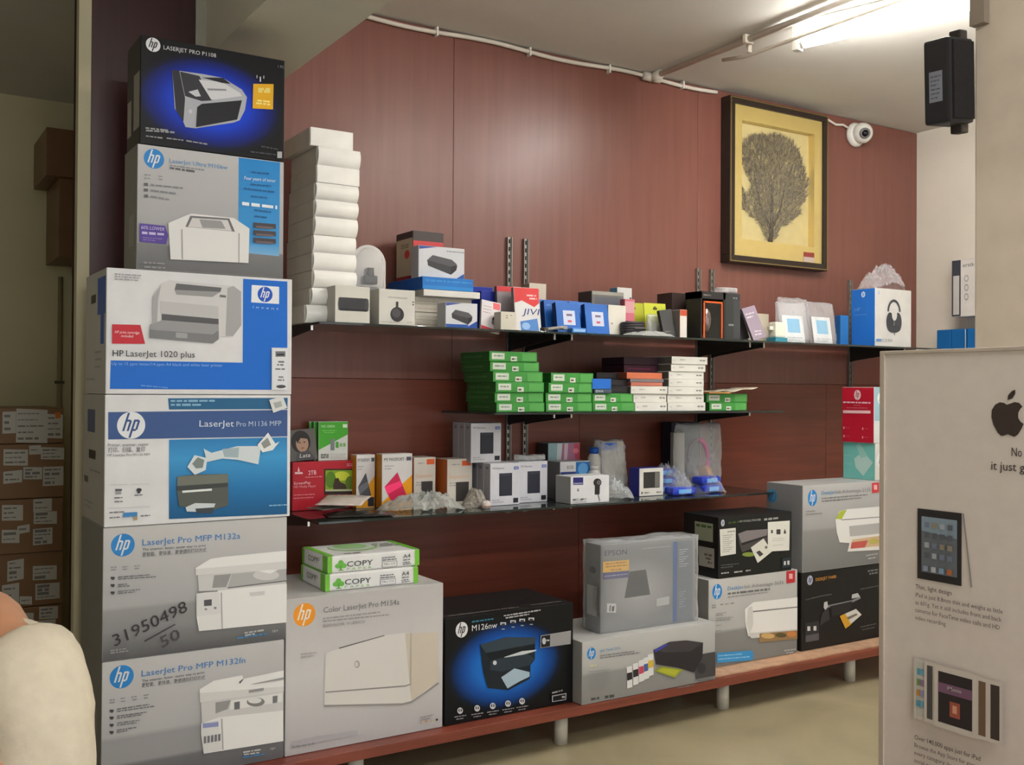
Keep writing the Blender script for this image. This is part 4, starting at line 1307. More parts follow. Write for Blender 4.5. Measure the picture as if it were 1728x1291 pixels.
# arched blister pack
t = thing('blister_pack', 'arched silver blister pack with a small black gadget beside the white tower', 'blister pack', (1.357, 3.13, TZ))
def arch_outline(w, h, n=18):
    r = w / 2
    return [(0, 0), (w, 0)] + [(r + r * math.cos(math.pi * k / n), h - r + r * math.sin(math.pi * k / n)) for k in range(n + 1)]
def extrude_outline(pts, y0, y1):
    bm = bmesh.new()
    A = [bm.verts.new((x, y0, z)) for x, z in pts]
    B = [bm.verts.new((x, y1, z)) for x, z in pts]
    bm.faces.new(A)
    bm.faces.new(B[::-1])
    for k in range(len(A)):
        bm.faces.new((A[k], B[k], B[(k + 1) % len(A)], A[(k + 1) % len(A)]))
    bmesh.ops.recalc_face_normals(bm, faces=bm.faces)
    return to_mesh(bm, 'outline')
new_obj('backing_card', extrude_outline(arch_outline(0.126, 0.278), 0.03, 0.034), mat((214, 214, 214), 0.18, 0.55), t)
ins = [(0.012 + x * 0.81, 0.012 + z * 0.93) for x, z in arch_outline(0.126, 0.278)]
bm = bmesh.new()
rings = []
for s_, yy in ((1.0, 0.0295), (0.97, 0.012), (0.86, 0.0), (0.6, -0.004)):
    rings.append([bm.verts.new((0.063 + (x - 0.063) * s_, yy, 0.14 + (z - 0.14) * s_)) for x, z in ins])
for A, B in zip(rings, rings[1:]):
    for k in range(len(A)):
        bm.faces.new((A[k], A[(k + 1) % len(A)], B[(k + 1) % len(A)], B[k]))
bm.faces.new(rings[-1])
bmesh.ops.recalc_face_normals(bm, faces=bm.faces)
new_obj('clear_dome', to_mesh(bm, smooth=True), plastic_film((240, 242, 244), 0.16, 0.06), t)
bm = bmesh.new()
add_box(bm, 0.04, 0.088, 0.008, 0.026, 0.145, 0.175, 0.006)
add_tube(bm, [(0.064, 0.018, 0.172), (0.064, 0.016, 0.20)], [0.014, 0.011], 12)
new_obj('gadget', to_mesh(bm, smooth=False), mat((30, 30, 32), 0.35), t)
bm = bmesh.new()
add_box(bm, 0.03, 0.096, 0.0275, 0.0295, 0.125, 0.138)
new_obj('name_strip', to_mesh(bm), mat((120, 120, 122), 0.5), t)

# small white boxes in front
t, a = item('speaker_box', 'white box with a dark speaker picture at the left end of the top shelf', 'box', 1.218, 1.334, 2.957, 0.068, TZ, 0.114, (206, 204, 194), (168, 166, 156))
a.pic('speaker_picture', [(('r', 12, 32, 92, 68), (58, 58, 60)), (('e', 14, 50, 6, 18), (58, 58, 60)), (('e', 91, 50, 6, 18), (70, 70, 72)), (('r', 16, 62, 90, 68), (36, 36, 38)), (('r', 9, 34, 11, 66), (90, 90, 90)), (('r', 94, 34, 96, 66), (90, 90, 90))])
t, a = item('dongle_box', 'white box with a round black dongle picture on the top shelf', 'box', 1.374, 1.501, 2.975, 0.075, TZ, 0.114, (208, 206, 198), (172, 170, 162))
a.pic('dongle_picture', [(('e', 50, 70, 19, 21), (52, 50, 52)), (('e', 47, 66, 12, 13), (80, 78, 80)), (('r', 46, 34, 53, 50), (60, 58, 60))])
a.text('chromecast', (24, 25), (78, 25), 6, (150, 148, 146))
a.fine([(92, 33, 97, 33), (92, 40, 97, 40)], (90, 88, 88), 4, 3)
a.fine([(5, 92, 60, 92), (78, 90, 92, 90)], (170, 168, 166), 2, 3)

# pile of flat white boxes with the blue one on top
z = TZ
hs = [0.030, 0.026, 0.026, 0.026]
ords = ['lowest', 'second', 'third', 'top']
for i, h in enumerate(hs):
    t, a = item('flat_box', 'flat off-white box, %s of the four under the wide white one' % ords[i], 'box', 1.556 + 0.003 * (i % 2), 1.778 - 0.004 * (i % 3), 3.085 + 0.004 * (i % 2), 0.2, z, h - 0.0006, (198, 192, 178), (160, 152, 138), group='pile of flat white boxes')
    a.fine([(4, 55, 40, 55)], (176, 168, 154), 16, i)
    z += h
t, a = item('flat_box', 'wide flat white box directly under the flat blue box', 'box', 1.571, 1.789, 3.05, 0.24, z, 0.022, (214, 212, 206), (170, 166, 158), group='pile of flat white boxes')
z += 0.0226
t, a = item('flat_box', 'flat blue box lying on the pile of flat white boxes', 'box', 1.566, 1.762, 3.05, 0.27, z, 0.042, (30, 112, 190), (24, 84, 160))
a.fine([(6, 30, 96, 30)], (60, 140, 206), 18, 3)
a.rect('printed_band', 1, 70, 99, 98, (44, 134, 206))
zb = z + 0.0424
DEV = lambda a, k=1: a.pic('device_picture', [([(18, 45), (30, 28), (72, 38), (84, 58), (70, 86), (20, 62)], (62, 62, 66)), ([(18, 45), (30, 28), (72, 38), (84, 52), (70, 60)], (84, 84, 88)), ([(70, 60), (84, 54), (82, 70), (70, 86)], (44, 44, 48))])
t, a = item('drive_box', 'white and blue box with a black device picture, on the flat blue box', 'box', 1.569, 1.746, 3.085, 0.055, zb, 0.108, (204, 206, 210), (150, 150, 154))
DEV(a)
a.poly('printed_corner', ((99, 80), (99, 99), (80, 99)), (40, 84, 160))
a.poly('printed_corner', ((1, 1), (40, 1), (1, 12)), (70, 90, 160))
a.fine([(60, 12, 98, 12)], (150, 152, 158), 4, 3)
t, a = item('camera_box', 'beige and red box with a dark top standing behind the device box', 'box', 1.595, 1.715, 3.18, 0.13, zb, 0.172, (70, 62, 60), (186, 174, 150))
a.rect('printed_band', 1, 20, 99, 44, (196, 62, 66))
a.rect('printed_band', 1, 44, 99, 99, (120, 60, 60))
s = Art(t, (0.12, 0.13, 0.172), None, 'left')
s.lift = 0.0009
s.pic('red_dot', [(('e', 66, 46, 15, 9), (190, 60, 62))])
s.rect('printed_band', 1, 90, 99, 99, (150, 40, 42))
s.rect('printed_band', 1, 1, 99, 14, (60, 54, 52))
s.fine([(30, 26, 80, 26), (30, 31, 76, 31)], (140, 126, 106), 3, 4)
t, a = item('drive_box', 'small white and blue box with a black device picture, at the shelf front', 'box', 1.614, 1.735, 2.975, 0.06, TZ, 0.083, (210, 212, 216), (168, 168, 172))
DEV(a)
a.poly('printed_corner', ((99, 70), (99, 99), (62, 99)), (36, 76, 160))
a.rect('printed_band', 1, 86, 70, 99, (40, 88, 166))
a.poly('printed_corner', ((1, 1), (50, 1), (1, 14)), (72, 92, 160))

# blue packs and phone packs
for i, (x, y, dz) in enumerate(((1.80, 3.18, 0.165), (1.835, 3.12, 0.145))):
    t, a = item('accessory_box', ['dark blue box at the back, left of the red and white phone pack', 'dark blue box in front of another blue one, left of the phone pack'][i], 'box', x, x + 0.115, y, 0.04, TZ, dz, (28, 46, 150), (22, 34, 112), rz=-3)
    a.rect('printed_label', 46, 12 + 20 * i, 76, 22 + 20 * i, (170, 178, 214))
    a.fine([(12, 50, 60, 50), (12, 60, 80, 60)], (90, 106, 190), 4, i)
t, a = item('earphone_pack', 'leaning white and red earphone card on the top shelf', 'card pack', 1.775, 1.85, 3.02, 0.012, TZ, 0.112, (212, 206, 208), (150, 146, 150), tilt=14, lean=9, rz=-4)
a.poly('printed_band', ((1, 84), (99, 92), (99, 99), (1, 99)), (204, 44, 60))
a.rect('printed_band', 60, 3, 96, 24, (206, 80, 86))
a.pic('earphone_picture', [(('e', 70, 60, 14, 12), (50, 46, 50)), (('e', 62, 68, 8, 8), (120, 110, 112))])
a.fine([(8, 20, 50, 20), (8, 30, 50, 30), (8, 40, 46, 40)], (170, 150, 152), 3, 4)
t, a = item('adapter_box', 'tiny cream box in front of the dark blue boxes', 'box', 1.826, 1.889, 2.972, 0.045, TZ, 0.062, (206, 202, 188), (164, 160, 150))
a.fine([(30, 22, 46, 22), (30, 34, 44, 34), (60, 20, 76, 20)], (150, 140, 110), 7, 4)
t, a = item('phone_pack', 'red and white phone pack leaning at the front of the top shelf', 'card pack', 1.912, 2.012, 3.01, 0.02, TZ, 0.158, (214, 212, 212), (118, 112, 116), tilt=9, rz=-6)
a.poly('printed_band', ((1, 1), (99, 1), (99, 34), (78, 44), (30, 30), (1, 36)), (206, 44, 46))
a.text('JIVI', (28, 62), (92, 62), 14, (40, 60, 120), slant=0.3)
a.pic('phone_picture', [([(18, 78), (86, 70), (90, 98), (20, 98)], (74, 128, 196)), (('e', 40, 88, 16, 8), (140, 180, 224))])
a.fine([(50, 18, 90, 18), (60, 25, 90, 25)], (240, 180, 180), 4, 2)
t, a = item('phone_pack', 'grey and red phone pack half hidden behind the red and white one', 'card pack', 1.88, 1.978, 3.075, 0.02, TZ, 0.165, (126, 118, 122), (96, 90, 94), tilt=7, rz=-6)
a.rect('printed_band', 1, 1, 99, 12, (196, 40, 46))
t, a = item('accessory_box', 'tall plain beige box behind the red and white phone pack', 'box', 2.10, 2.176, 3.215, 0.05, TZ, 0.197, (202, 192, 174), (156, 146, 130))
a.fine([(30, 14, 60, 14)], (170, 158, 140), 4, 2)

# cartridge packs in blue
BL = (30, 98, 182)
spots = [(2.085, 3.15, 0.135, 'blue cartridge pack at the back left of the blue packs'), (2.10, 3.10, 0.128, 'blue cartridge pack second row of the left pair'), (2.113, 3.045, 0.118, 'blue cartridge pack with a pale label, front of the left group'),
         (2.19, 3.15, 0.136, 'blue cartridge pack at the back right of the blue packs'), (2.21, 3.097, 0.128, 'blue cartridge pack just behind the front right blue one'), (2.232, 3.03, 0.117, 'blue cartridge pack with a pale label, front of the right group')]
for i, (x, y, h, lb) in enumerate(spots):
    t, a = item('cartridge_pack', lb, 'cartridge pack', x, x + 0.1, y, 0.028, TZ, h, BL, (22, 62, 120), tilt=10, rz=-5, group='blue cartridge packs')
    if i in (2, 5):
        a.rect('printed_label', 28, 26, 78, 72, (196, 204, 222))
        a.fine([(42, 40, 66, 40)], (110, 90, 120), 7, 2)
        a.fine([(46, 60, 62, 60)], (196, 80, 96), 7, 2)
    else:
        a.fine([(10, 14, 90, 14)], (70, 130, 206), 6, 3)
def small_lump(name, label, cat, loc, w, d, h, c, rz=0, group=None, bev=0.006):
    bm = bmesh.new()
    add_box(bm, -w / 2, w / 2, -d / 2, d / 2, 0, h, min(bev, h * 0.4, d * 0.4))
    o = new_obj(name, to_mesh(bm), mat(c, 0.4))
    o.location = loc
    o.rotation_euler.z = math.radians(rz)
    return tag(o, label, cat, group)
def loose_cartridge(label, loc, rz, c, pc):
    t = thing('ink_cartridge', label, 'cartridge', loc, rz, 'loose cartridges at the shelf front')
    bm = bmesh.new()
    add_box(bm, -0.03, 0.03, -0.016, 0.016, 0, 0.018, 0.004)
    new_obj('casing', to_mesh(bm), mat(c, 0.35), t)
    bm = bmesh.new()
    add_box(bm, -0.024, 0.024, -0.0164, -0.0158, 0.004, 0.013)
    new_obj('label_print', to_mesh(bm), mat(pc, 0.4), t)
loose_cartridge('blue cartridge lying at the shelf front edge', (2.155, 2.985, TZ + 0.0003), -4, (50, 120, 200), (150, 190, 226))
loose_cartridge('blue cartridge lying behind the front one, by the blue packs', (2.175, 3.02, TZ + 0.0003), 8, (60, 132, 206), (170, 204, 232))
t = thing('cable_bundle', 'small grey cable twist in clear film by the shelf joint', 'cable', (2.06, 2.995, TZ + 0.0003), 20)
bm = bmesh.new()
add_tube(bm, [(-0.05 + 0.01 * k, 0.008 * math.sin(k * 1.7), 0.008 + 0.012 * k / 10) for k in range(11)], 0.006, 8)
new_obj('cord', to_mesh(bm, smooth=True), mat((150, 146, 140), 0.4), t)
bm = bmesh.new()
add_box(bm, -0.07, -0.045, -0.01, 0.01, 0, 0.014, 0.003)
new_obj('plug', to_mesh(bm), mat((70, 66, 60), 0.4), t)
bm = bmesh.new()
add_box(bm, 0.05, 0.075, -0.009, 0.009, 0.012, 0.026, 0.003)
new_obj('plug', to_mesh(bm), mat((150, 146, 140), 0.4), t)

t, a = item('accessory_box', 'grey box with a dark front, behind the white box right of the blue packs', 'box', 2.35, 2.505, 3.16, 0.09, TZ, 0.178, (110, 108, 106), (70, 68, 66))
a.rect('printed_panel', 10, 12, 98, 60, (96, 98, 104))
a.rect('printed_band', 1, 1, 99, 8, (150, 148, 138))
t, a = item('accessory_box', 'plain white box right of the blue cartridge packs', 'box', 2.345, 2.428, 3.05, 0.05, TZ, 0.116, (216, 212, 200), (160, 156, 148))
a.fine([(16, 60, 26, 60)], (140, 136, 126), 5, 2)
t, a = item('accessory_box', 'small white and light blue box at the back near the pink pack', 'box', 2.52, 2.594, 3.22, 0.05, TZ, 0.206, (206, 206, 204), (90, 150, 186))
a.fine([(84, 20, 96, 20), (84, 30, 96, 30)], (90, 90, 90), 4, 2)
t, a = item('accessory_box', 'slim pink pack beside the yellow-green hanging card', 'box', 2.463, 2.512, 3.10, 0.03, TZ, 0.148, (196, 108, 124), (160, 84, 98))
a.rect('printed_panel', 4, 6, 96, 36, (206, 156, 160))
for i, (x, y, hh, lb) in enumerate(((2.515, 3.165, 0.145, 'yellow-green hanging card at the back'), (2.562, 3.09, 0.14, 'yellow-green hanging card with a clear pocket in front'))):
    t, a = item('card_pack', lb, 'card pack', x, x + 0.105, y, 0.004, TZ, hh, (190, 196, 60), (150, 156, 40), tilt=8, rz=-4)
    a.pic('hang_hole', [([(40, 14), (50, 8), (60, 14), (58, 19), (42, 19)], (84, 84, 40))])
    if i:
        a.rect('printed_panel', 4, 52, 70, 98, (176, 180, 172))
        pk = new_obj('clear_pocket', pillow_mesh(0.09, 0.09, 0.024, 4.0, 0.003), plastic_film((226, 230, 226), 0.3, 0.12), t)
        pk.location = (0.045, -0.014, 0.002)
t = thing('cable_coil', 'coil of black cable lying in front of the yellow-green cards', 'cable', (2.445, 3.03, TZ + 0.0003))
bm = bmesh.new()
add_tube(bm, [(0.047 * math.cos(k * 0.42), 0.03 * math.sin(k * 0.42), 0.006 + 0.00062 * k) for k in range(80)], 0.0055, 7)
new_obj('cord', to_mesh(bm, smooth=True), mat((58, 54, 56), 0.45), t)
bm = bmesh.new()
add_tube(bm, [(0.052, -0.01, 0.028), (0.03, -0.036, 0.03), (-0.02, -0.036, 0.028)], 0.004, 7)
new_obj('tie', to_mesh(bm, smooth=True), mat((90, 86, 86), 0.4), t)
t, a = item('card_pack', 'dark leaning pack left of the thin white and orange pack', 'card pack', 2.595, 2.658, 3.02, 0.016, TZ, 0.108, (70, 70, 70), (50, 50, 50), tilt=10, lean=-7)
a.fine([(10, 80, 60, 80)], (110, 110, 108), 5, 2)
t, a = item('card_pack', 'thin white and orange pack left of the orange-framed mouse box', 'card pack', 2.655, 2.69, 3.0, 0.05, TZ, 0.11, (214, 206, 200), (120, 110, 104))
a.rect('printed_band', 1, 1, 99, 22, (190, 84, 58))
heap('plastic_bag', 'flat crumpled clear film along the shelf front before the yellow-green cards', (2.50, 2.995, TZ), 0.26, 0.06, 0.02, 7.7, 0.35)

# mouse box with a window
t = thing('mouse_box', 'black box with an orange-edged window and a shiny mouse inside', 'box', (2.736, 2.972, TZ + 0.0004))
W_, D_, H_ = 0.13, 0.09, 0.184
bm = bmesh.new()
add_box(bm, 0, 0.006, 0, D_, 0, H_)
add_box(bm, W_ - 0.012, W_, 0, D_, 0, H_)
add_box(bm, 0, W_, D_ - 0.004, D_, 0, H_)
add_box(bm, 0, W_, 0, D_, H_ - 0.028, H_)
add_box(bm, 0, W_, 0, D_, 0, 0.004)
new_obj('box', to_mesh(bm), card((44, 42, 42)), t)
bm = bmesh.new()
add_box(bm, 0.014, 0.020, -0.001, 0.003, 0.002, H_ - 0.04)
add_box(bm, W_ - 0.022, W_ - 0.016, -0.001, 0.003, 0.004, H_ - 0.04)
add_box(bm, 0.014, W_ - 0.016, -0.001, 0.003, H_ - 0.044, H_ - 0.038)
new_obj('window_edge', to_mesh(bm), mat((222, 92, 40), 0.4), t)
bm = bmesh.new()
bmesh.ops.create_uvsphere(bm, u_segments=20, v_segments=14, radius=1)
for v in bm.verts:
    v.co = Vector((0.05 + v.co.x * 0.026, 0.034 + v.co.y * 0.03, 0.074 + v.co.z * 0.058))
new_obj('mouse', to_mesh(bm, smooth=True), mat((130, 112, 112), 0.12, 0.9), t)
bm = bmesh.new()
add_box(bm, 0.02, W_ - 0.022, 0.001, 0.0016, 0.004, H_ - 0.044)
new_obj('window', to_mesh(bm), pane_mat(), t)
Art(t, (W_, D_, H_)).fine([(10, 8, 40, 8)], (120, 116, 114), 3, 2)
t, a = item('accessory_box', 'dark box standing behind the orange-framed mouse box, to its left', 'box', 2.70, 2.79, 3.10, 0.09, TZ, 0.186, (52, 40, 38), (64, 48, 44))
t, a = item('accessory_box', 'black box right of the orange-framed mouse box', 'box', 2.872, 2.964, 2.99, 0.07, TZ, 0.186, (52, 54, 54), (34, 34, 34))
a.fine([(30, 68, 60, 68), (56, 10, 80, 10)], (130, 132, 132), 4, 2)
a.rect('printed_panel', 60, 14, 98, 96, (64, 66, 68))
bag('plastic_bag', 'small tied clear bag on top of the black boxes', (2.92, 3.025, TZ + 0.1875), 0.1, 0.025, 0.06, 9.3, 0.3)
t, a = item('card_pack', 'black leaning card pack left of the lilac pouch', 'card pack', 3.005, 3.07, 3.04, 0.02, TZ, 0.15, (46, 42, 48), (34, 32, 36), tilt=12, lean=-14)
t, a = item('card_pack', 'lilac shiny pouch leaning on the black pack', 'card pack', 3.04, 3.115, 2.99, 0.012, TZ, 0.14, mat((150, 136, 150), 0.25), (120, 108, 120), tilt=15, lean=-14)
a.fine([(12, 20, 80, 20), (12, 30, 60, 30), (30, 74, 80, 78), (24, 84, 74, 86)], (196, 186, 196), 5, 4)
# white adapters
t = thing('power_adapter', 'white plug adapter on the top shelf beside the lilac pouch', 'adapter', (3.215, 3.03, TZ + 0.0004))
bm = bmesh.new()
add_box(bm, -0.03, 0.03, -0.022, 0.022, 0.02, 0.085, 0.008)
new_obj('casing', to_mesh(bm), mat((228, 226, 210), 0.35), t)
bm = bmesh.new()
add_box(bm, -0.05, -0.03, -0.008, 0.008, 0.05, 0.066, 0.003)
new_obj('plug', to_mesh(bm), mat((220, 216, 200), 0.35), t)
bm = bmesh.new()
add_box(bm, -0.035, 0.035, -0.026, 0.026, 0.0, 0.02, 0.002)
new_obj('card_base', to_mesh(bm), mat((60, 140, 160), 0.45), t)
t, a = item('accessory_box', 'cream box standing behind the white plug adapter', 'box', 3.13, 3.25, 3.11, 0.06, TZ, 0.125, (188, 180, 160), (150, 144, 128))
# bags with cyan cards
cyan_spots = [(3.318, 3.03, 0.17, 0.178, 'clear bag with a cyan card, left one at the shelf front', -5), (3.49, 3.02, 0.165, 0.185, 'clear bag with a cyan card, right one at the shelf front', 0), (3.44, 3.12, 0.20, 0.21, 'taller clear bag behind the two cyan card bags', 3)]
for i, (x, y, w, h, lb, rz) in enumerate(cyan_spots):
    bag('plastic_bag', lb, (x, y, TZ + 0.0005), w, h, 0.035, 11 + i * 2.7, 0.13 if i < 2 else 0.16, rz, 9, 0.008, 0.15)
    if i < 2:
        tc_, a = item('cyan_card', ['white card with a cyan picture inside the left clear bag', 'white card with a cyan picture inside the right clear bag'][i], 'card', x - 0.06, x + 0.055, y - 0.002, 0.003, TZ, 0.12, (224, 226, 226), (200, 200, 200), rz=rz, tilt=9)
        a.rect('printed_panel', 22, 12, 82, 62, (108, 178, 218))
        a.fine([(16, 80, 90, 80), (20, 88, 76, 88)], (176, 180, 184), 4, 2)
t, a = item('card_pack', 'narrow blue pack left of the headphone box', 'card pack', 3.69, 3.745, 3.10, 0.03, TZ, 0.14, (44, 110, 176), (34, 86, 140))

# headphone box with film
dh = (0.252, 0.13, 0.262)
t = carton('headphone_box', 'blue and white headphone box with clear film on top, right end', 'box', (3.80, 3.0, TZ + 0.0004), dh, (206, 204, 200))
s = Art(t, dh, ((1235, 265), (1395, 262), (1392, 657), (1232, 648)), 'left')
s.full('side_print_and_shade', (36, 108, 196))
s.logo(1314, 302, 20, (206, 220, 236), (50, 110, 190), wide=0.8)
s.text('HP', (1256, 412), (1296, 412), 24, (110, 160, 216))
s.fine([(1256, 436, 1340, 438)], (92, 146, 210), 6, 3)
a = Art(t, dh, ((1395, 262), (1645, 268), (1640, 668), (1392, 657)))
a.logo(1418, 296, 12, (150, 180, 214), (206, 212, 222), wide=0.8)
pts = []
cx, cy = 1520, 420
for k in range(19):
    an = math.pi + math.pi * k / 18
    pts.append((cx + 46 * math.cos(an), cy + 84 * math.sin(an)))
for k in range(18, -1, -1):
    an = math.pi + math.pi * k / 18
    pts.append((cx + 34 * math.cos(an), cy + 66 * math.sin(an)))
a.pic('headphone_picture', [(pts, (66, 70, 76)), (('e', 1492, 492, 26, 66), (54, 56, 62)), (('e', 1546, 492, 26, 66), (62, 64, 70)), (('e', 1519, 540, 40, 26), (58, 60, 66)), (('e', 1522, 440, 18, 42), (206, 204, 200)), ([(1519, 560), (1524, 560), (1524, 582), (1519, 582)], (90, 92, 96))])
a.text('C230', (1432, 626), (1506, 628), 20, (120, 128, 140))
a.fine([(1398, 615, 1430, 616)], (96, 146, 206), 18, 2)
fb = new_obj('film_bag', heap_mesh(0.275, 0.15, 0.125, 21.0, 48), plastic_film((226, 220, 224), 0.2, 0.15), t)
fb.location = (0.125, 0.065, dh[2] + 0.001)

# ------------------------------------------------------------------ middle shelf: toner boxes
GRN = (62, 142, 62)
def toner(label, x0, x1, y, z, h, green=True, dep=0.2):
    if green:
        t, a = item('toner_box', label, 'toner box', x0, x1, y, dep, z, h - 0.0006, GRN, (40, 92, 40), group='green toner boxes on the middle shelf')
        a.rect('white_label', 5, 16, 31, 80, (200, 206, 196))
        a.fine([(9, 45, 27, 45)], (110, 130, 110), 14, int(x0 * 1000) % 17)
        a.rect('white_label', 44, 48, 57, 96, (206, 208, 196))
        a.fine([(46, 74, 55, 74)], (60, 70, 60), 18, 3)
        a.rect('printed_panel', 68, 12, 97, 92, (86, 160, 82))
        s = Art(t, (x1 - x0, dep, h - 0.0006), None, 'left')
        s.lift = 0.0009
        s.fine([(12, 50, 80, 50)], (70, 116, 66), 22, 3)
    else:
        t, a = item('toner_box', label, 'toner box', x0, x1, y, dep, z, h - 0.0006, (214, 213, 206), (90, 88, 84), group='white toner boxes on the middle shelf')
        a.fine([(22, 42, 38, 42)], (176, 176, 172), 18, 2)
        a.fine([(78, 46, 95, 46)], (128, 128, 124), 20, 3)
        a.fine([(4, 50, 10, 50)], (186, 186, 182), 16, 3)
    return t
MZ = MID
def column(cols, z, y, what, green, dep=0.2, dys=None):
    for i, (x0, x1, h) in enumerate(cols):
        pos = {0: 'bottom', len(cols) - 1: 'top'}.get(i, ['', 'second', 'third', 'fourth', 'fifth', 'sixth'][min(i, 5)] + ' from bottom')
        toner('%s toner box, %s, %s' % ('green' if green else 'white', pos, what), x0, x1, y + 0.004 * math.sin(i * 1.9), z, h, green, dep)
        z += h
    return z
z1 = column([(1.828, 2.026, 0.0335), (1.823, 2.024, 0.0355), (1.823, 2.022, 0.0355), (1.812, 2.016, 0.036), (1.804, 2.005, 0.0345), (1.798, 1.993, 0.0345)], MZ, 3.0, 'in the tallest green pile', True)
z2_ = column([(2.033, 2.236, 0.0335), (2.034, 2.236, 0.0345), (2.042, 2.234, 0.0355), (2.052, 2.238, 0.036)], MZ, 3.0, 'in the pile of four green', True)
z3 = column([(2.2395, 2.434, 0.0335), (2.2395, 2.427, 0.0335)], MZ, 3.0, 'in the green pair under the blue pack', True)
z4 = column([(2.4355, 2.591, 0.0335), (2.430, 2.591, 0.032), (2.413, 2.591, 0.029)], MZ, 3.0, 'in the pile of three white', False)
z5 = column([(2.596, 2.788, 0.033), (2.596, 2.783, 0.0305), (2.595, 2.776, 0.0298), (2.598, 2.777, 0.0298), (2.603, 2.782, 0.0292), (2.611, 2.787, 0.0285), (2.611, 2.794, 0.0295)], MZ, 3.0, 'in the tallest white pile', False, 0.2)
z6 = column([(2.810, 3.012, 0.0335), (2.798, 3.019, 0.0345)], MZ, 3.0, 'in the right green pair under papers', True)
# odds on top
t, a = item('flat_pack', 'small dark blue pack with white lettering under the bright blue one', 'pack', 2.242, 2.32, 2.995, 0.1, z3, 0.015, (70, 84, 100), (50, 60, 80), part='pack')
a.text('ZIVA', (6, 78), (52, 78), 52, (206, 212, 220), bold=True)
t, a = item('flat_pack', 'bright blue pack lying on the green toner pair', 'pack', 2.232, 2.318, 2.995, 0.1, z3 + 0.0156, 0.037, (38, 108, 200), (26, 70, 150), part='pack')
for i, (x0, x1, h, y) in enumerate(((2.325, 2.412, 0.026, 3.01), (2.33, 2.41, 0.024, 3.02), (2.30, 2.405, 0.026, 3.06))):
    t, a = item('flat_pack', ['black flat pack lying lowest beside the bright blue pack', 'black flat pack in the middle beside the bright blue pack', 'black flat pack on top beside the bright blue pack'][i], 'pack', x0, x1, y, 0.12, z3 + sum((0.0266, 0.0246, 0.0266)[:i]), h, (36, 34, 36), (28, 26, 28), part='pack')
    a.fine([(10, 50, 70, 50)], (66, 62, 64), 10, i)
zz = z4
for i, (x0, x1, h, c, lb) in enumerate(((2.413, 2.567, 0.0148, (176, 104, 88), 'thin salmon pack lowest on the three white toner boxes'), (2.413, 2.576, 0.0125, (120, 112, 116), 'thin grey pack between the two salmon packs'), (2.40, 2.571, 0.024, (196, 110, 78), 'salmon orange pack on top of the thin grey one'))):
    t, a = item('flat_pack', lb, 'pack', x0, x1, 2.998 + 0.004 * i, 0.16, zz, h - 0.0006, c, tuple(int(v * 0.7) for v in c), part='pack')  # side is the pack colour darkened, shade painted in
    zz += h
t, a = item('flat_pack', 'dark purple flat pack lying lower, left of the tallest white pile', 'pack', 2.43, 2.592, 3.06, 0.14, zz, 0.03, (52, 22, 38), (40, 18, 28), part='pack')
a.fine([(10, 50, 80, 50)], (110, 30, 70), 14, 3)
t, a = item('flat_pack', 'dark purple flat pack lying on top, left of the tallest white pile', 'pack', 2.425, 2.594, 3.055, 0.14, zz + 0.0306, 0.028, (44, 20, 34), (36, 16, 26), part='pack')
t, a = item('paper_sheets', 'brown card sheet lying on the right green toner pair', 'sheet', 2.79, 2.90, 2.98, 0.18, z6, 0.006, (176, 128, 76), (130, 92, 54), rz=-3, part='sheet')
o = new_obj('paper_sheet', None) if False else None
bm = bmesh.new()
n = 14
rows = [[bm.verts.new((0.22 * i / n, 0.15 * j / 6, 0.002 + 0.018 * (i / n) ** 2 + 0.003 * math.sin(i * 0.9))) for i in range(n + 1)] for j in range(7)]
for j in range(6):
    for i in range(n):
        bm.faces.new((rows[j][i], rows[j][i + 1], rows[j + 1][i + 1], rows[j + 1][i]))
o = new_obj('paper_sheet', to_mesh(bm, smooth=True), mat((196, 186, 168), 0.6))
o.location = (2.83, 2.975, z6 + 0.0066)
sm = o.modifiers.new('thickness', 'SOLIDIFY')
sm.thickness = 0.0012
tag(o, 'curled pale paper sheet overhanging the right green toner pair', 'sheet')
# ------------------------------------------------------------------ lower shelf
LZ = LOW
# red media player box with things on top
dr = (0.222, 0.085, 0.162)
t = carton('media_player_box', 'red box with a green picture screen at the left end of the low shelf', 'box', (1.195, 3.255, LZ + 0.0004), dr, (176, 28, 44))
a = Art(t, dr, ((55, 442), (582, 425), (582, 830), (55, 850)))
a.pic('printed_picture', [(('r', 320, 498, 580, 716), (44, 30, 26)), (('r', 330, 510, 578, 688), (128, 160, 34)), (('e', 470, 560, 70, 40), (196, 206, 60)), (('e', 375, 590, 45, 70), (86, 128, 30)), (('e', 540, 620, 40, 60), (92, 120, 30)),
    ([(395, 640), (410, 580), (440, 575), (455, 610), (500, 630), (520, 688), (400, 688)], (60, 44, 32)), (('r', 330, 672, 578, 688), (186, 190, 150))])
a.pic('printed_emblem', [([(96, 520), (104, 478), (114, 520)], (230, 206, 206)), (('r', 74, 524, 138, 540), (230, 196, 198))])
a.text('2TB', (186, 548), (252, 544), 36, (236, 214, 214))
a.text('ScreenPlay', (66, 628), (205, 622), 22, (236, 206, 206))
a.text('HD Media Player', (66, 656), (250, 650), 20, (226, 160, 164))
a.fine([(160, 568, 300, 562), (510, 458, 576, 455), (510, 472, 560, 470), (64, 716, 240, 710), (64, 742, 230, 736)], (214, 130, 136), 9, 3)
zr = LZ + 0.0004 + dr[2]
t, a = item('disc_case', 'tilted grey disc case with a portrait on its cover, on the red box', 'disc case', 1.187, 1.286, 3.262, 0.012, zr, 0.105, (96, 92, 88), (60, 58, 56), tilt=6, lean=-4)
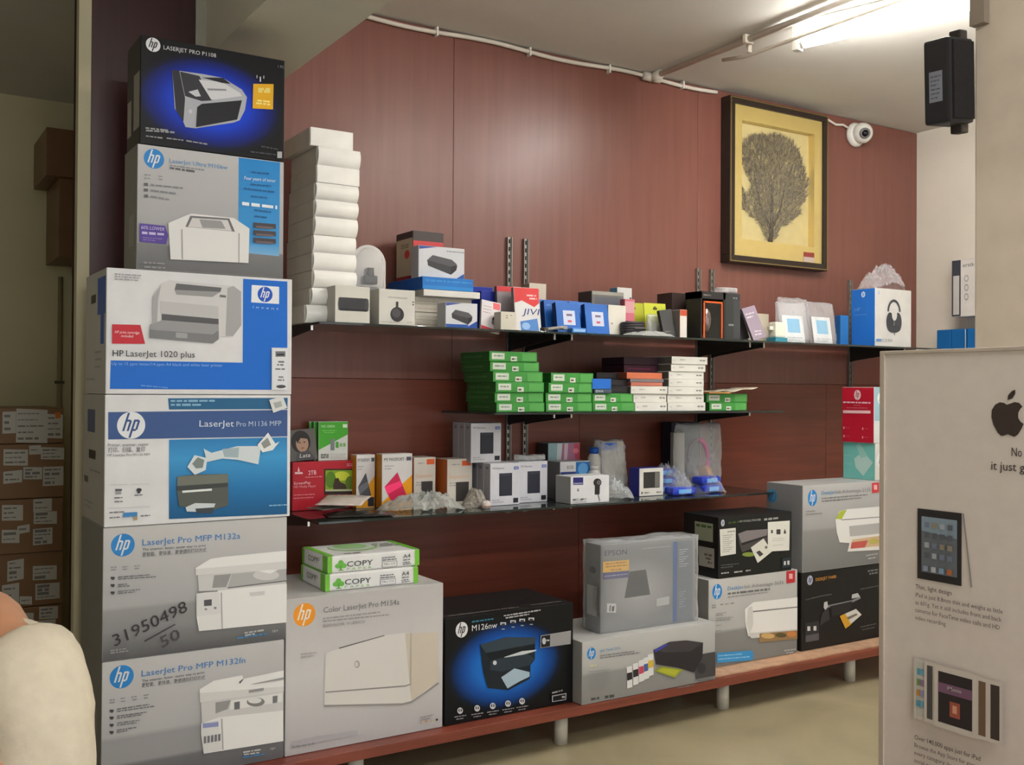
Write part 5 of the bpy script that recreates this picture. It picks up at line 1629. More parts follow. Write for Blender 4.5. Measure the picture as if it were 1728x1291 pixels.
a.pic('portrait_picture', [(('e', 46, 40, 34, 36), (38, 34, 34)), (('e', 50, 46, 22, 27), (176, 140, 118)), ([(28, 30), (50, 14), (76, 34), (60, 30), (46, 28), (34, 44)], (32, 28, 28)), ([(20, 99), (30, 72), (74, 70), (92, 99)], (74, 74, 78)), (('e', 42, 42, 3.5, 2), (50, 36, 34)), (('e', 58, 42, 3.5, 2), (50, 36, 34)), (('e', 50, 60, 6, 2), (140, 86, 80))])
a.text('Lata', (36, 90), (74, 90), 12, (222, 218, 214), slant=0.25)
grn = (70, 168, 46)
for i, (x, y, lb) in enumerate(((1.276, 3.315, 'green and white drive pack, rearmost of three on the red box'), (1.284, 3.295, 'green and white drive pack, middle of three on the red box'), (1.292, 3.272, 'green and white drive pack with a barcode, front of three on the red box'))):
    t, a = item('drive_pack', lb, 'drive pack', x, x + 0.106, y, 0.016, zr, 0.132, (206, 210, 204), (50, 120, 40), group='green drive packs on the red box', part='pack')
    a.poly('printed_panel', ((1, 1), (99, 1), (99, 34), (1, 72)), grn)
    a.text('WD GREEN', (8, 15), (54, 15), 6, (206, 232, 196))
    a.pic('printed_emblem', [(('r', 82, 7, 97, 16), (214, 234, 206))])
    a.fine([(12, 23, 60, 23), (18, 28, 54, 28)], (120, 196, 96), 2.5, 2)
    if i == 2:
        a.pic('drive_picture', [(('r', 40, 44, 54, 74), (120, 126, 128)), (('r', 58, 52, 68, 68), (74, 160, 60)), (('r', 72, 56, 80, 65), (120, 180, 100)), (('r', 84, 56, 92, 65), (120, 180, 100))])
        a.fine([(8, 84, 34, 84), (8, 88, 34, 88), (8, 92, 34, 92)], (70, 72, 70), 3, 3, 'barcode')
        a.fine([(40, 84, 96, 84), (40, 89, 90, 89), (40, 94, 96, 94)], (176, 178, 176), 2, 3)
YEL = (232, 160, 24)
def passport(label, x0, x1, y, h, drive, hang=True):
    t, a = item('drive_box', label, 'drive box', x0, x1, y, 0.05, LZ, h, (212, 210, 208), (196, 128, 24))
    a.poly('printed_panel', ((1, 99), (1, 88), (99, 40), (99, 99)), YEL)
    a.text('MY PASSPORT', (6, 13), (72, 13), 6, (66, 66, 70))
    a.pic('printed_emblem', [(('r', 80, 6, 96, 13), (76, 80, 96))])
    a.fine([(8, 22, 40, 22), (8, 27, 30, 27)], (160, 160, 164), 2, 3)
    a.pic('drive_picture', [([(8, 60), (50, 34), (80, 76), (34, 92)], drive), ([(8, 60), (60, 50), (66, 60), (18, 74)], tuple(min(255, int(v * 1.3) + 12) for v in drive))])
    return t, a
t, a = passport('white and yellow drive box with a dark grey drive picture', 1.408, 1.476, 3.22, 0.182, (74, 76, 82))
a.rect('printed_label', 62, 80, 96, 97, (40, 40, 56))
t, a = passport('white and yellow drive box with a pink drive picture', 1.482, 1.596, 3.175, 0.185, (206, 38, 84))
def expansion(label, x0, x1, y, h):
    t, a = item('drive_box', label, 'drive box', x0, x1, y, 0.09, LZ, h, (212, 206, 196), (186, 96, 40))
    a.rect('printed_tag', 58, 4, 94, 15, (224, 98, 52))
    a.text('Expansion', (8, 42), (86, 42), 9, (226, 176, 146))
    a.fine([(18, 12, 50, 12), (8, 52, 50, 52), (8, 57, 40, 57)], (170, 166, 160), 2.5, 2)
    a.rect('drive_picture', 34, 50, 86, 92, (60, 56, 56))
    return t, a
expansion('orange and white drive box between the pink-drive box and another one', 1.615, 1.70, 3.20, 0.168)
expansion('orange and white drive box left of the upright white drive boxes', 1.72, 1.82, 3.15, 0.162)
# clear hang tabs are part of those boxes' neighbours: white drive boxes with a black drive picture
def elements(label, x, y, z, h, front=True, w=0.121):
    t, a = item('drive_box', label, 'drive box', x, x + w, y, 0.044, z, h, (204, 205, 212), (150, 149, 154), group='white drive boxes with a black drive picture')
    s = Art(t, (w, 0.044, h), None, 'left')
    s.lift = 0.0009
    s.pic('printed_emblem', [(('r', 35, 8, 68, 14), (108, 104, 124))])
    if front:
        a.rect('drive_picture', 30, 24, 74, 78, (44, 46, 58))
        a.pic('drive_picture', [(('r', 33, 26, 71, 30), (58, 60, 72))])
        a.text('WD Elements', (6, 14), (46, 14), 5, (120, 122, 130))
        a.pic('printed_emblem', [(('r', 80, 9, 96, 16), (64, 88, 170))])
        a.text('WD', (82, 15), (94, 15), 4.5, (214, 218, 232), bold=True)
        a.rect('printed_label', 78, 84, 95, 95, (40, 40, 46))
        a.fine([(6, 87, 32, 87), (6, 92, 44, 92)], (150, 152, 158), 2, 2)
    return t
he = 0.148
for i, (x, y, lb) in enumerate(((1.846, 3.068, 'front of the left row'), (1.846, 3.1135, 'middle of the left row'), (1.846, 3.159, 'back of the left row'))):
    elements('white drive box with black drive picture, %s on the low shelf' % lb, x, y, LZ, he, i == 0)
for i, (x, y, lb) in enumerate(((1.984, 3.10, 'front of the right row'), (1.984, 3.1455, 'back of the right row'))):
    elements('white drive box with black drive picture, %s on the low shelf' % lb, x, y, LZ, he, i == 0, 0.124)
for i, (x, y, lb) in enumerate(((1.797, 3.12, 'front'), (1.797, 3.1645, 'middle'), (1.797, 3.209, 'rear'))):
    z_ = LZ + he + 0.0008
    elements('white drive box standing on the other white ones, %s of three' % lb, x, y, z_, 0.139, i == 0, 0.124)
# a spare layer carries the rear two
for i, y in enumerate((3.2045,)):
    elements('white drive box hidden at the back, carrying the upper row', 1.846, y, LZ, he, False)
for (x, y, z_, w, lb) in ((1.99, 3.11, LZ + he + 0.0008, 0.13, 'strip of clear hang tabs on the right white drive boxes'),):
    bag('hang_tabs', lb, (x + w / 2, y + 0.03, z_), w, 0.022, 0.05, 5.5, 0.3, 0, 0, 0.006)

# phone box, small card boxes
t, a = item('phone_box', 'teal and pink phone box at the back of the low shelf', 'box', 2.222, 2.372, 3.262, 0.075, LZ, 0.202, (150, 180, 186), (60, 56, 54))
a.pic('printed_picture', [([(30, 1), (99, 1), (99, 60), (30, 60)], (176, 120, 150)), ([(28, 1), (44, 1), (36, 60), (24, 60)], (206, 214, 214)), ([(50, 1), (62, 1), (56, 60), (48, 60)], (214, 190, 200)), ([(80, 1), (99, 1), (99, 60), (88, 60)], (200, 84, 104)), (('e', 86, 16, 10, 5), (226, 130, 140))])
t, a = item('memory_box', 'white and blue box with a round blue emblem, behind the microphone box', 'box', 2.20, 2.338, 3.15, 0.09, LZ, 0.138, (206, 208, 212), (130, 130, 132))
a.rect('printed_panel', 52, 2, 99, 50, (40, 106, 176))
a.pic('printed_emblem', [(('e', 76, 22, 17, 17), (92, 158, 216))])
a.rect('printed_band', 1, 28, 52, 40, (52, 66, 130))
a.text('8GB', (22, 20), (44, 20), 9, (130, 120, 116), bold=True)
dm = (0.172, 0.095, 0.0985)
t = carton('microphone_box', 'white box with a black microphone picture at the front of the low shelf', 'box', (2.122, 2.972, LZ + 0.0004), dm, (208, 209, 211))
Art(t, dm, None, 'left').full('side_print_and_shade', (150, 149, 148))  # white card side painted darker as shade
a = Art(t, dm, ((1160, 680), (1530, 672), (1527, 920), (1160, 942)))
a.rect('printed_tag', 1182, 688, 1280, 758, (40, 40, 104))
a.text('maono', (1188, 752), (1274, 750), 20, (206, 206, 226), bold=True)
a.pic('printed_icon', [(('e', 1231, 806, 9, 14), (70, 68, 70)), (('r', 1226, 800, 1238, 808), (196, 196, 198))])
a.pic('microphone_picture', [(('e', 1416, 740, 38, 38), (38, 36, 38)), ([(1392, 770), (1440, 765), (1436, 850), (1390, 852)], (40, 38, 40)), (('e', 1428, 740, 16, 18), (130, 128, 130)), (('e', 1428, 740, 10, 12), (70, 68, 70)), ([(1418, 850), (1426, 850), (1440, 908), (1436, 908)], (70, 68, 70))])
a.text('MIC-(MV)', (1180, 908), (1310, 900), 20, (72, 70, 72), bold=True)
a.fine([(1180, 922, 1310, 914)], (130, 128, 130), 5, 2)
a.fine([(1168, 932, 1524, 915)], (176, 176, 178), 2, 2, 'printed_rule')

# bagged white tubes behind
for i, (x, y, h, r, lb) in enumerate(((2.395, 3.20, 0.185, 0.026, 'white bottle with a blue cap in the film behind the microphone box'), (2.35, 3.14, 0.12, 0.024, 'short white bottle right behind the microphone box'))):
    t = thing('bottle', lb, 'bottle', (x, y, LZ + 0.0004))
    new_obj('body', lathe_mesh([(r, 0), (r, h * 0.78), (r * 0.7, h * 0.86), (r * 0.7, h * 0.87)]), mat((196, 194, 188), 0.4), t)
    new_obj('cap', lathe_mesh([(r * 0.72, h * 0.87), (r * 0.72, h), (r * 0.6, h)]), mat((30, 84, 170) if i == 0 else (200, 198, 192), 0.4), t)
bag('plastic_bag', 'tall clear bag with a blue label strip, behind the blue window box', (2.50, 3.22, LZ + 0.0005), 0.15, 0.215, 0.06, 31.0, 0.36, 4, 6, 0.012, 0.2)
t, a = item('label_strip', 'blue and cream label card inside the tall clear bag', 'card', 2.44, 2.55, 3.20, 0.01, LZ, 0.205, (186, 178, 160), (120, 120, 120), tilt=4)
a.rect('printed_band', 1, 2, 70, 16, (54, 104, 190))
heap('plastic_bag', 'rumpled clear film right of the microphone box', (2.385, 3.06, LZ), 0.16, 0.13, 0.095, 13.0, 0.26, tint=(206, 210, 212))
# blue window box
dbx = (0.12, 0.06, 0.108)
t = thing('window_box', 'blue box with a white front frame and dark window on the low shelf', 'box', (2.514, 3.072, LZ + 0.0004))
bm = bmesh.new()
add_box(bm, 0, dbx[0], 0, dbx[1], 0, dbx[2], 0.0015)
new_obj('box', to_mesh(bm), card((40, 46, 140)), t)
bm = bmesh.new()
for q in ((0.001, 0.119, 0.001, 0.03), (0.001, 0.119, 0.092, 0.107), (0.001, 0.02, 0.03, 0.092), (0.102, 0.119, 0.03, 0.092)):
    add_box(bm, q[0], q[1], -0.003, -0.0003, q[2], q[3])
new_obj('front_frame', to_mesh(bm), card((214, 212, 204)), t)
bm = bmesh.new()
add_box(bm, 0.02, 0.102, -0.0014, -0.0003, 0.03, 0.092)
new_obj('window', to_mesh(bm), mat((52, 52, 50), 0.2), t)
bm = bmesh.new()
add_box(bm, 0.078, 0.1, -0.0022, -0.0015, 0.032, 0.09)
new_obj('window_panel', to_mesh(bm), mat((112, 110, 104), 0.3), t)
a = Art(t, dbx)
a.lift = 0.0036
a.pic('printed_icon', [([(8, 82), (16, 88), (8, 94)], (90, 90, 86))])
a.fine([(20, 88, 44, 88), (70, 88, 92, 88)], (110, 108, 104), 4, 2)
# bagged blue packs
def blue_pack(label, loc, rz, tilt=0):
    t = thing('blue_pack', label, 'pack', loc, rz, 'blue packs in clear film')
    bm = bmesh.new()
    add_box(bm, -0.058, 0.058, -0.03, 0.03, 0, 0.032, 0.012)
    new_obj('pack', to_mesh(bm), mat((44, 62, 176), 0.3), t)
    bm = bmesh.new()
    add_box(bm, -0.03, 0.03, -0.0312, -0.0298, 0.008, 0.024)
    new_obj('label_print', to_mesh(bm), mat((96, 166, 226), 0.35), t)
    t.rotation_euler.x = math.radians(tilt)
for i, (x, y, z_, rz, lb) in enumerate(((2.70, 3.045, 0.0004, -4, 'blue pack lying lowest, at the shelf front right of the window box'), (2.695, 3.15, 0.0004, 3, 'blue pack lying lowest at the back, right of the window box'), (2.69, 3.145, 0.0334, -6, 'blue pack in the middle of the stacked blue packs'), (2.685, 3.14, 0.0664, 4, 'blue pack on top of the stacked blue packs'), (2.87, 3.07, 0.0004, 8, 'blue pack lying alone in front of the pink headphone bag'), (2.865, 3.075, 0.0334, 5, 'blue pack on the lone one in front of the pink headphone bag'))):
    blue_pack(lb, (x, y, LZ + z_), rz)
heap('plastic_bag', 'large clear film bag draped over the stacked blue packs', (2.712, 3.13, LZ), 0.165, 0.25, 0.135, 17.0, 0.10, tint=(216, 220, 224), rough=0.12)
heap('plastic_bag', 'clear film bag over the blue pair before the headphone bag', (2.875, 3.07, LZ), 0.16, 0.11, 0.085, 19.0, 0.10, tint=(216, 220, 224), rough=0.12)
# headphones in a big bag
t = thing('headphones', 'pink and grey headphones inside the big clear bag', 'headphones', (2.925, 3.19, LZ + 0.0004))
def arc(cx, cz, rx, rz_, a0, a1, n=20):
    return [(cx + rx * math.cos(math.radians(a0 + (a1 - a0) * k / n)), 0, cz + rz_ * math.sin(math.radians(a0 + (a1 - a0) * k / n))) for k in range(n + 1)]
bm = bmesh.new()
add_tube(bm, arc(0, 0.12, 0.055, 0.085, 90, 215), 0.008, 8)
new_obj('headband', to_mesh(bm, smooth=True), mat((120, 106, 112), 0.4), t)
bm = bmesh.new()
add_tube(bm, arc(0, 0.12, 0.055, 0.085, -40, 90), 0.0095, 8)
new_obj('headband', to_mesh(bm, smooth=True), mat((214, 60, 150), 0.4), t)
for sx, c in ((-1, (110, 98, 104)), (1, (196, 130, 76))):
    bm = bmesh.new()
    add_tube(bm, [(sx * 0.022, 0, 0.06), (sx * 0.03, 0, 0.06), (sx * 0.048, 0, 0.06), (sx * 0.052, 0, 0.06)], [0.03, 0.037, 0.037, 0.03], 18)
    new_obj('ear_cup', to_mesh(bm, smooth=True), mat(c, 0.45), t)
bag('plastic_bag', 'big upright clear bag holding the pink headphones', (2.918, 3.185, LZ + 0.0005), 0.245, 0.275, 0.09, 41.0, 0.2, 0, 0, 0.008, 0.14)
t, a = item('accessory_box', 'white card panel at the left inside the big headphone bag', 'card', 2.80, 2.86, 3.20, 0.02, LZ, 0.235, (196, 194, 186), (150, 148, 142))
t, a = item('accessory_box', 'dark navy box behind the big headphone bag', 'box', 2.85, 3.0, 3.27, 0.06, LZ, 0.275, (42, 44, 60), (36, 38, 52))

# sachets and crumpled bag at the front
def sachet(label, loc, rz, c, seed, w=0.13, d=0.10):
    bm = bmesh.new()
    n = 14
    rows = []
    for j in range(n + 1):
        rows.append([bm.verts.new(((i / n - 0.5) * w, (j / n - 0.5) * d, 0.003 + 0.010 * (1 - (2 * i / n - 1) ** 2) * (1 - (2 * j / n - 1) ** 2) + 0.004 * abs(noise.noise(Vector((i * 0.5, j * 0.5, seed)))))) for i in range(n + 1)])
    for j in range(n):
        for i in range(n):
            bm.faces.new((rows[j][i], rows[j][i + 1], rows[j + 1][i + 1], rows[j + 1][i]))
    o = new_obj('sachet', to_mesh(bm, smooth=True), mat(c, 0.22, 0.0, var=0.12, scale=30))
    sm = o.modifiers.new('thickness', 'SOLIDIFY')
    sm.thickness = 0.002
    o.location = loc
    o.rotation_euler = (0, 0, math.radians(rz))
    return tag(o, label, 'sachet')
sachet('black glossy sachet lying lowest at the left end of the low shelf', (1.345, 3.06, LZ + 0.001), -14, (46, 46, 44), 2.0, 0.21, 0.14)
sachet('grey sachet lying left of the pale one', (1.272, 3.14, LZ + 0.017), 20, (120, 120, 112), 5.0, 0.11, 0.09)
sp = sachet('pale pinkish sachet lying on top at the left end', (1.318, 3.115, LZ + 0.041), -38, (204, 194, 186), 8.0, 0.15, 0.14)
sp.rotation_euler.x = math.radians(7)
heap('plastic_bag', 'long crumpled translucent bag in front of the yellow drive boxes', (1.585, 3.085, LZ), 0.31, 0.12, 0.072, 23.0, 0.36, -14, tint=(196, 198, 192))
heap('plastic_bag', 'small knotted translucent bag beside the white drive boxes', (1.793, 3.085, LZ), 0.10, 0.09, 0.07, 27.0, 0.28, 0, tint=(206, 198, 184))
t = thing('round_stopper', 'small white round cap lying on the knotted bag', 'cap', (1.80, 3.02, LZ + 0.0004))
new_obj('cap', lathe_mesh([(0.014, 0), (0.016, 0.006), (0.016, 0.02), (0.01, 0.026)], 16), mat((206, 196, 190), 0.4), t)
new_obj('rim', lathe_mesh([(0.0175, 0.006), (0.0175, 0.01), (0.0165, 0.0101)], 16), mat((180, 140, 116), 0.4), t)

# ------------------------------------------------------------------ framed sea fan
t = thing('picture_frame', 'black framed gold mat with a dried sea fan hung on the red wall', 'picture', (3.206, WALL_Y - 0.001, 1.735))
FW, FH, FD = 0.634, 0.736, 0.058
frame_m = mat((46, 36, 30), 0.35, var=0.1)
gold = mat((214, 190, 116), 0.3, 0.35, var=0.03)
rw = 0.032
for nm, q in (('frame_rail', (0, FW, 0, rw)), ('frame_rail', (0, FW, FH - rw, FH)), ('frame_rail', (0, rw, rw, FH - rw)), ('frame_rail', (FW - rw, FW, rw, FH - rw))):
    bm = bmesh.new()
    add_box(bm, q[0], q[1], -FD, 0, q[2], q[3], 0.003)
    r_ = new_obj(nm, to_mesh(bm), frame_m, t)
for q in ((0.004, FW - 0.004, 0.004, 0.008), (0.004, FW - 0.004, FH - 0.008, FH - 0.004), (0.004, 0.008, 0.008, FH - 0.008), (FW - 0.008, FW - 0.004, 0.008, FH - 0.008)):
    bm = bmesh.new()
    add_box(bm, q[0], q[1], -FD - 0.002, -FD + 0.001, q[2], q[3])
    new_obj('gilt_line', to_mesh(bm), mat((150, 128, 78), 0.3, 0.6), t)
ix0, ix1, iz0, iz1 = 0.082, FW - 0.084, 0.108, FH - 0.098
bm = bmesh.new()
for q in ((rw, FW - rw, rw, iz0), (rw, FW - rw, iz1, FH - rw), (rw, ix0, iz0, iz1), (ix1, FW - rw, iz0, iz1)):
    add_box(bm, q[0], q[1], -0.048, -0.012, q[2], q[3])
new_obj('mat_border', to_mesh(bm), gold, t)
bm = bmesh.new()
add_box(bm, ix0 - 0.005, ix1 + 0.005, -0.012, -0.002, iz0 - 0.005, iz1 + 0.005)
new_obj('backing', to_mesh(bm), mat((206, 190, 134), 0.5, var=0.05), t)
outl = [(330, 260), (420, 280), (490, 390), (500, 480), (540, 560), (535, 720), (480, 800), (490, 850), (400, 950), (345, 980), (320, 1080), (260, 1095), (240, 1040), (200, 950), (110, 890), (65, 800), (80, 720), (110, 720), (130, 770), (165, 690), (110, 580), (75, 470), (100, 370), (170, 300)]
P2 = [(ix0 + (x - 62) / 490 * (ix1 - ix0), iz1 - (y - 215) / 900 * (iz1 - iz0)) for x, y in outl]
def inside(x, z):
    c = False
    for k in range(len(P2)):
        (x1, z1), (x2, z2) = P2[k], P2[k - 1]
        if (z1 > z) != (z2 > z) and x < (x2 - x1) * (z - z1) / (z2 - z1) + x1:
            c = not c
    return c
rnd = random.Random(12)
bx_, bz_ = ix0 + (285 - 62) / 490 * (ix1 - ix0), iz1 - (1090 - 215) / 900 * (iz1 - iz0)
cols = [mat(c, 0.7) for c in ((112, 102, 84), (132, 121, 100), (148, 137, 114), (96, 87, 72))]
V, Fc, I = [], [], []
made = 0
while made < 5200:
    x, z_ = rnd.uniform(ix0, ix1), rnd.uniform(iz0, iz1)
    if not inside(x, z_):
        continue
    an = math.atan2(z_ - bz_, x - bx_) + rnd.gauss(0, 0.45)
    L = rnd.uniform(0.008, 0.03)
    wd = rnd.uniform(0.0012, 0.003)
    dx, dz = math.cos(an), math.sin(an)
    y_ = -0.0125 - rnd.uniform(0, 0.012)
    k = len(V)
    V += [(x - dz * wd, y_, z_ + dx * wd), (x + dx * L * 0.6 - dz * wd * 0.6, y_ - 0.002, z_ + dz * L * 0.6 + dx * wd * 0.6), (x + dx * L, y_ - 0.003, z_ + dz * L), (x + dz * wd, y_, z_ - dx * wd)]
    Fc.append((k, k + 3, k + 2, k + 1))
    I.append(rnd.randrange(4))
    made += 1
me = bpy.data.meshes.new('sea_fan')
me.from_pydata(V, [], Fc)
for m_ in cols:
    me.materials.append(m_)
me.polygons.foreach_set('material_index', I)
o = new_obj('sea_fan_twigs', me, None, t)
o['kind'] = 'stuff'
bm = bmesh.new()
for (x, z_, r0) in ((bx_, bz_, 0.016),):
    add_tube(bm, [(x, -0.016, z_ - 0.01), (x + 0.004, -0.018, z_ + 0.05), (x + 0.01, -0.018, z_ + 0.16), (x + 0.004, -0.016, z_ + 0.3)], [0.012, 0.010, 0.006, 0.002], 8)
    for s_ in (-1, 1):
        add_tube(bm, [(x + 0.004, -0.018, z_ + 0.05), (x + s_ * 0.06, -0.018, z_ + 0.14), (x + s_ * 0.10, -0.016, z_ + 0.28)], [0.007, 0.005, 0.0015], 6)
new_obj('sea_fan_stem', to_mesh(bm, smooth=True), mat((78, 68, 54), 0.7), t)
bm = bmesh.new()
add_box(bm, rw, FW - rw, -0.0535, -0.0515, rw, FH - rw)
new_obj('glass_pane', to_mesh(bm), pane_mat(), t)
bm = bmesh.new()
add_box(bm, FW - 0.155, FW - 0.085, -0.0505, -0.0485, 0.058, 0.080)
lb_ = new_obj('name_label', to_mesh(bm), mat((150, 46, 36), 0.5), t)
bm = bmesh.new()
add_box(bm, FW - 0.157, FW - 0.086, -0.0505, -0.0485, 0.036, 0.058)
new_obj('name_label', to_mesh(bm), mat((196, 176, 168), 0.5), t)

# ------------------------------------------------------------------ dome camera with its lead
t = thing('dome_camera', 'white dome security camera at the top of the red wall', 'security camera', (4.09, WALL_Y - 0.002, 2.425))
ax = Vector((-0.55, -0.8, -0.25)).normalized()
def along(prof, org=Vector((0, 0, 0)), axis=ax, seg=24):
    me = lathe_mesh(prof, seg)
    q = Vector((0, 0, 1)).rotation_difference(axis)
    for v in me.vertices:
        v.co = q @ v.co + org
    return me
new_obj('base', along([(0.058, 0.0), (0.06, 0.012), (0.05, 0.03), (0.045, 0.032)], Vector((0, 0, 0)), Vector((0, -1, 0))), white_plastic, t)
bm = bmesh.new()
bmesh.ops.create_uvsphere(bm, u_segments=24, v_segments=16, radius=0.05)
bmesh.ops.translate(bm, verts=bm.verts, vec=(0, -0.05, 0))
new_obj('housing', to_mesh(bm, smooth=True), white_plastic, t)
new_obj('lens_ring', along([(0.026, 0.0), (0.026, 0.048), (0.020, 0.052)], Vector((0, -0.05, 0))), mat((120, 118, 116), 0.4), t)
new_obj('lens', along([(0.016, 0.04), (0.016, 0.054), (0.004, 0.056)], Vector((0, -0.05, 0))), mat((20, 20, 24), 0.08), t)
o = tube_obj('camera_lead', [(3.845, WALL_Y - 0.006, 2.475), (3.90, WALL_Y - 0.008, 2.47), (3.95, WALL_Y - 0.01, 2.455), (4.0, WALL_Y - 0.01, 2.462), (4.04, WALL_Y - 0.012, 2.45)], 0.006, pvc)
tag(o, 'short white lead running from the picture frame to the dome camera', 'cable')

# ------------------------------------------------------------------ speaker on the near pillar
t = thing('wall_speaker', 'black wall speaker with a pale label beside the near pillar', 'speaker', (2.118, 1.464, 1.79))
t.rotation_euler = (math.radians(3), math.radians(-6), 0)
bm = bmesh.new()
add_box(bm, 0, 0.092, 0, 0.07, 0, 0.195, 0.008)
new_obj('cabinet', to_mesh(bm), mat((44, 43, 46), 0.5, var=0.08), t)
bm = bmesh.new()
add_box(bm, 0.008, 0.086, -0.006, 0.002, 0.008, 0.187, 0.003)
new_obj('grille', to_mesh(bm), mat((34, 33, 36), 0.7, bump=0.4, scale=300), t)
s = Art(t, (0.092, 0.07, 0.195), None, 'left')
s.rect('rating_label', 22, 38, 72, 74, (140, 144, 156))
s.fine([(28, 44 + 5 * k, 66 - 6 * (k % 3), 44 + 5 * k) for k in range(6)], (92, 96, 110), 2, 3)
bm = bmesh.new()
add_box(bm, 0.07, 0.10, 0.02, 0.05, -0.02, 0.22, 0.004)
new_obj('mounting_bracket', to_mesh(bm), mat((52, 46, 42), 0.6), t)
structure(box_obj('trim_2', 2.178, 2.199, 1.42, 1.457, 2.02, CEIL - 0.002, mat((150, 138, 124), 0.7)))

# ------------------------------------------------------------------ sign board on the sales desk
desk_m = laminate((120, 92, 66), (146, 114, 84), True)
t = thing('sales_desk', 'wooden sales desk below the white sign board', 'desk', (0.55, -0.35, 0))
bm = bmesh.new()
add_box(bm, 0, 0.66, 0, 1.03, 0.735, 0.765, 0.003)
new_obj('desk_top', to_mesh(bm), desk_m, t)
for x in (0.02, 0.59):
    for y in (0.02, 0.96):
        bm = bmesh.new()
        add_box(bm, x, x + 0.05, y, y + 0.05, 0, 0.735)
        new_obj('leg', to_mesh(bm), desk_m, t)
BW, BH, BD = 0.40, 0.436, 0.022
t = thing('sign_board', 'tall off-white tablet sign board with a dark fruit logo', 'sign', (0.85, 0.664, 0.7655), -90)
# local x runs towards the camera along the printed face, local -y is the printed side
board_m = mat((222, 213, 204), 0.55, var=0.03, scale=60, bump=0.02)
bm = bmesh.new()
add_box(bm, 0, BW, 0, BD, 0, BH, 0.002)
new_obj('board', to_mesh(bm), board_m, t)
bm = bmesh.new()
for q in ((0, 0.0055, 0, BH), (0.0055, BW, BH - 0.0035, BH)):
    add_box(bm, q[0], q[1], -0.002, 0.001, q[2], q[3], 0.0006)
new_obj('edge_moulding', to_mesh(bm), mat((190, 178, 164), 0.5), t)
Z0 = 0.7655
def S(s_, z_):
    return (s_, BH - (z_ - Z0))
a = Art(t, (BW, BD, BH), ((0, 0), (BW, 0), (BW, BH), (0, BH)))
ink = (66, 56, 52)
ap = [(0.5, 0.80), (0.42, 0.845), (0.30, 0.86), (0.17, 0.80), (0.07, 0.66), (0.06, 0.48), (0.12, 0.28), (0.24, 0.09), (0.34, 0.01), (0.42, 0.02), (0.53, 0.06), (0.64, 0.02), (0.72, 0.0), (0.82, 0.07), (0.92, 0.22), (0.97, 0.33), (0.88, 0.39), (0.82, 0.48), (0.82, 0.60), (0.87, 0.69), (0.94, 0.76), (0.85, 0.85), (0.72, 0.87), (0.60, 0.83)]
a.poly('fruit_logo', [S(0.1163 + x * 0.033, 1.1225 + z_ * 0.035) for x, z_ in ap], ink)
a.poly('fruit_leaf', [S(0.1163 + x * 0.033, 1.1225 + z_ * 0.035) for x, z_ in ((0.52, 0.92), (0.54, 1.04), (0.64, 1.14), (0.74, 1.18), (0.74, 1.08), (0.66, 0.96))], ink)
a.text('No', S(0.1375, 1.1055), S(0.147, 1.1055), 0.0078, ink)
a.text('it just g', S(0.1185, 1.0925), S(0.1495, 1.0925), 0.0078, ink)
TAB = (48, 46, 48)
a.pic('tablet_picture', [
    ([S(0.043, 1.0505), S(0.0895, 1.0505), S(0.0895, 0.984), S(0.043, 0.984)], TAB),
    ([S(0.0475, 1.0435), S(0.085, 1.0435), S(0.085, 0.991), S(0.0475, 0.991)], (112, 118, 126)),
    ([S(0.0475, 1.0435), S(0.085, 1.0435), S(0.085, 1.026), S(0.0475, 1.030)], (140, 158, 172)),
    ([S(0.0905, 1.0505), S(0.092, 1.0505), S(0.1005, 0.9845), S(0.099, 0.9845)], (150, 146, 142)),
] + [([S(0.051 + 0.0085 * i, 1.0385 - 0.0095 * j), S(0.056 + 0.0085 * i, 1.0385 - 0.0095 * j), S(0.056 + 0.0085 * i, 1.0335 - 0.0095 * j), S(0.051 + 0.0085 * i, 1.0335 - 0.0095 * j)], random.Random(i * 7 + j).choice(((170, 176, 182), (96, 100, 108), (150, 140, 120), (120, 130, 150)))) for i in range(4) for j in range(4)]
  + [([S(0.051 + 0.0085 * i, 0.9975), S(0.056 + 0.0085 * i, 0.9975), S(0.056 + 0.0085 * i, 0.9925), S(0.051 + 0.0085 * i, 0.9925)], ((150, 160, 180), (190, 192, 196), (130, 160, 190), (190, 110, 60))[i]) for i in range(4)])
for st, z_, L, bd in (('Thin, light design', 0.9745, 0.0385, True), ('iPad is just 8.8mm thin and weighs as little', 0.9668, 0.0885, False), ('as 601g. Yet it still includes front and back', 0.9596, 0.0875, False), ('cameras for FaceTime video calls and HD', 0.9524, 0.086, False), ('video recording.', 0.9452, 0.0335, False),
                      ('Over 140,000 apps just for iPad', 0.8318, 0.068, True), ('Browse the App Store for great apps in', 0.8244, 0.080, False), ('every category: business, games,', 0.8172, 0.070, False), ('social networking', 0.8100, 0.036, False)):
    a.text(st, S(0.043, z_), S(0.043 + L, z_), 0.0042 if bd else 0.0040, (84, 74, 70), bold=bd)
def slab(s0, s1, z0, z1, rim, scr, inset=0.003, skew=0.0):
    return [([S(s0, z1), S(s1, z1 - skew), S(s1, z0 - skew), S(s0, z0)], rim), ([S(s0 + inset, z1 - inset * 1.2), S(s1 - inset, z1 - inset * 1.2 - skew), S(s1 - inset, z0 + inset * 1.2 - skew), S(s0 + inset, z0 + inset * 1.2)], scr)]
WHT = (214, 206, 196)
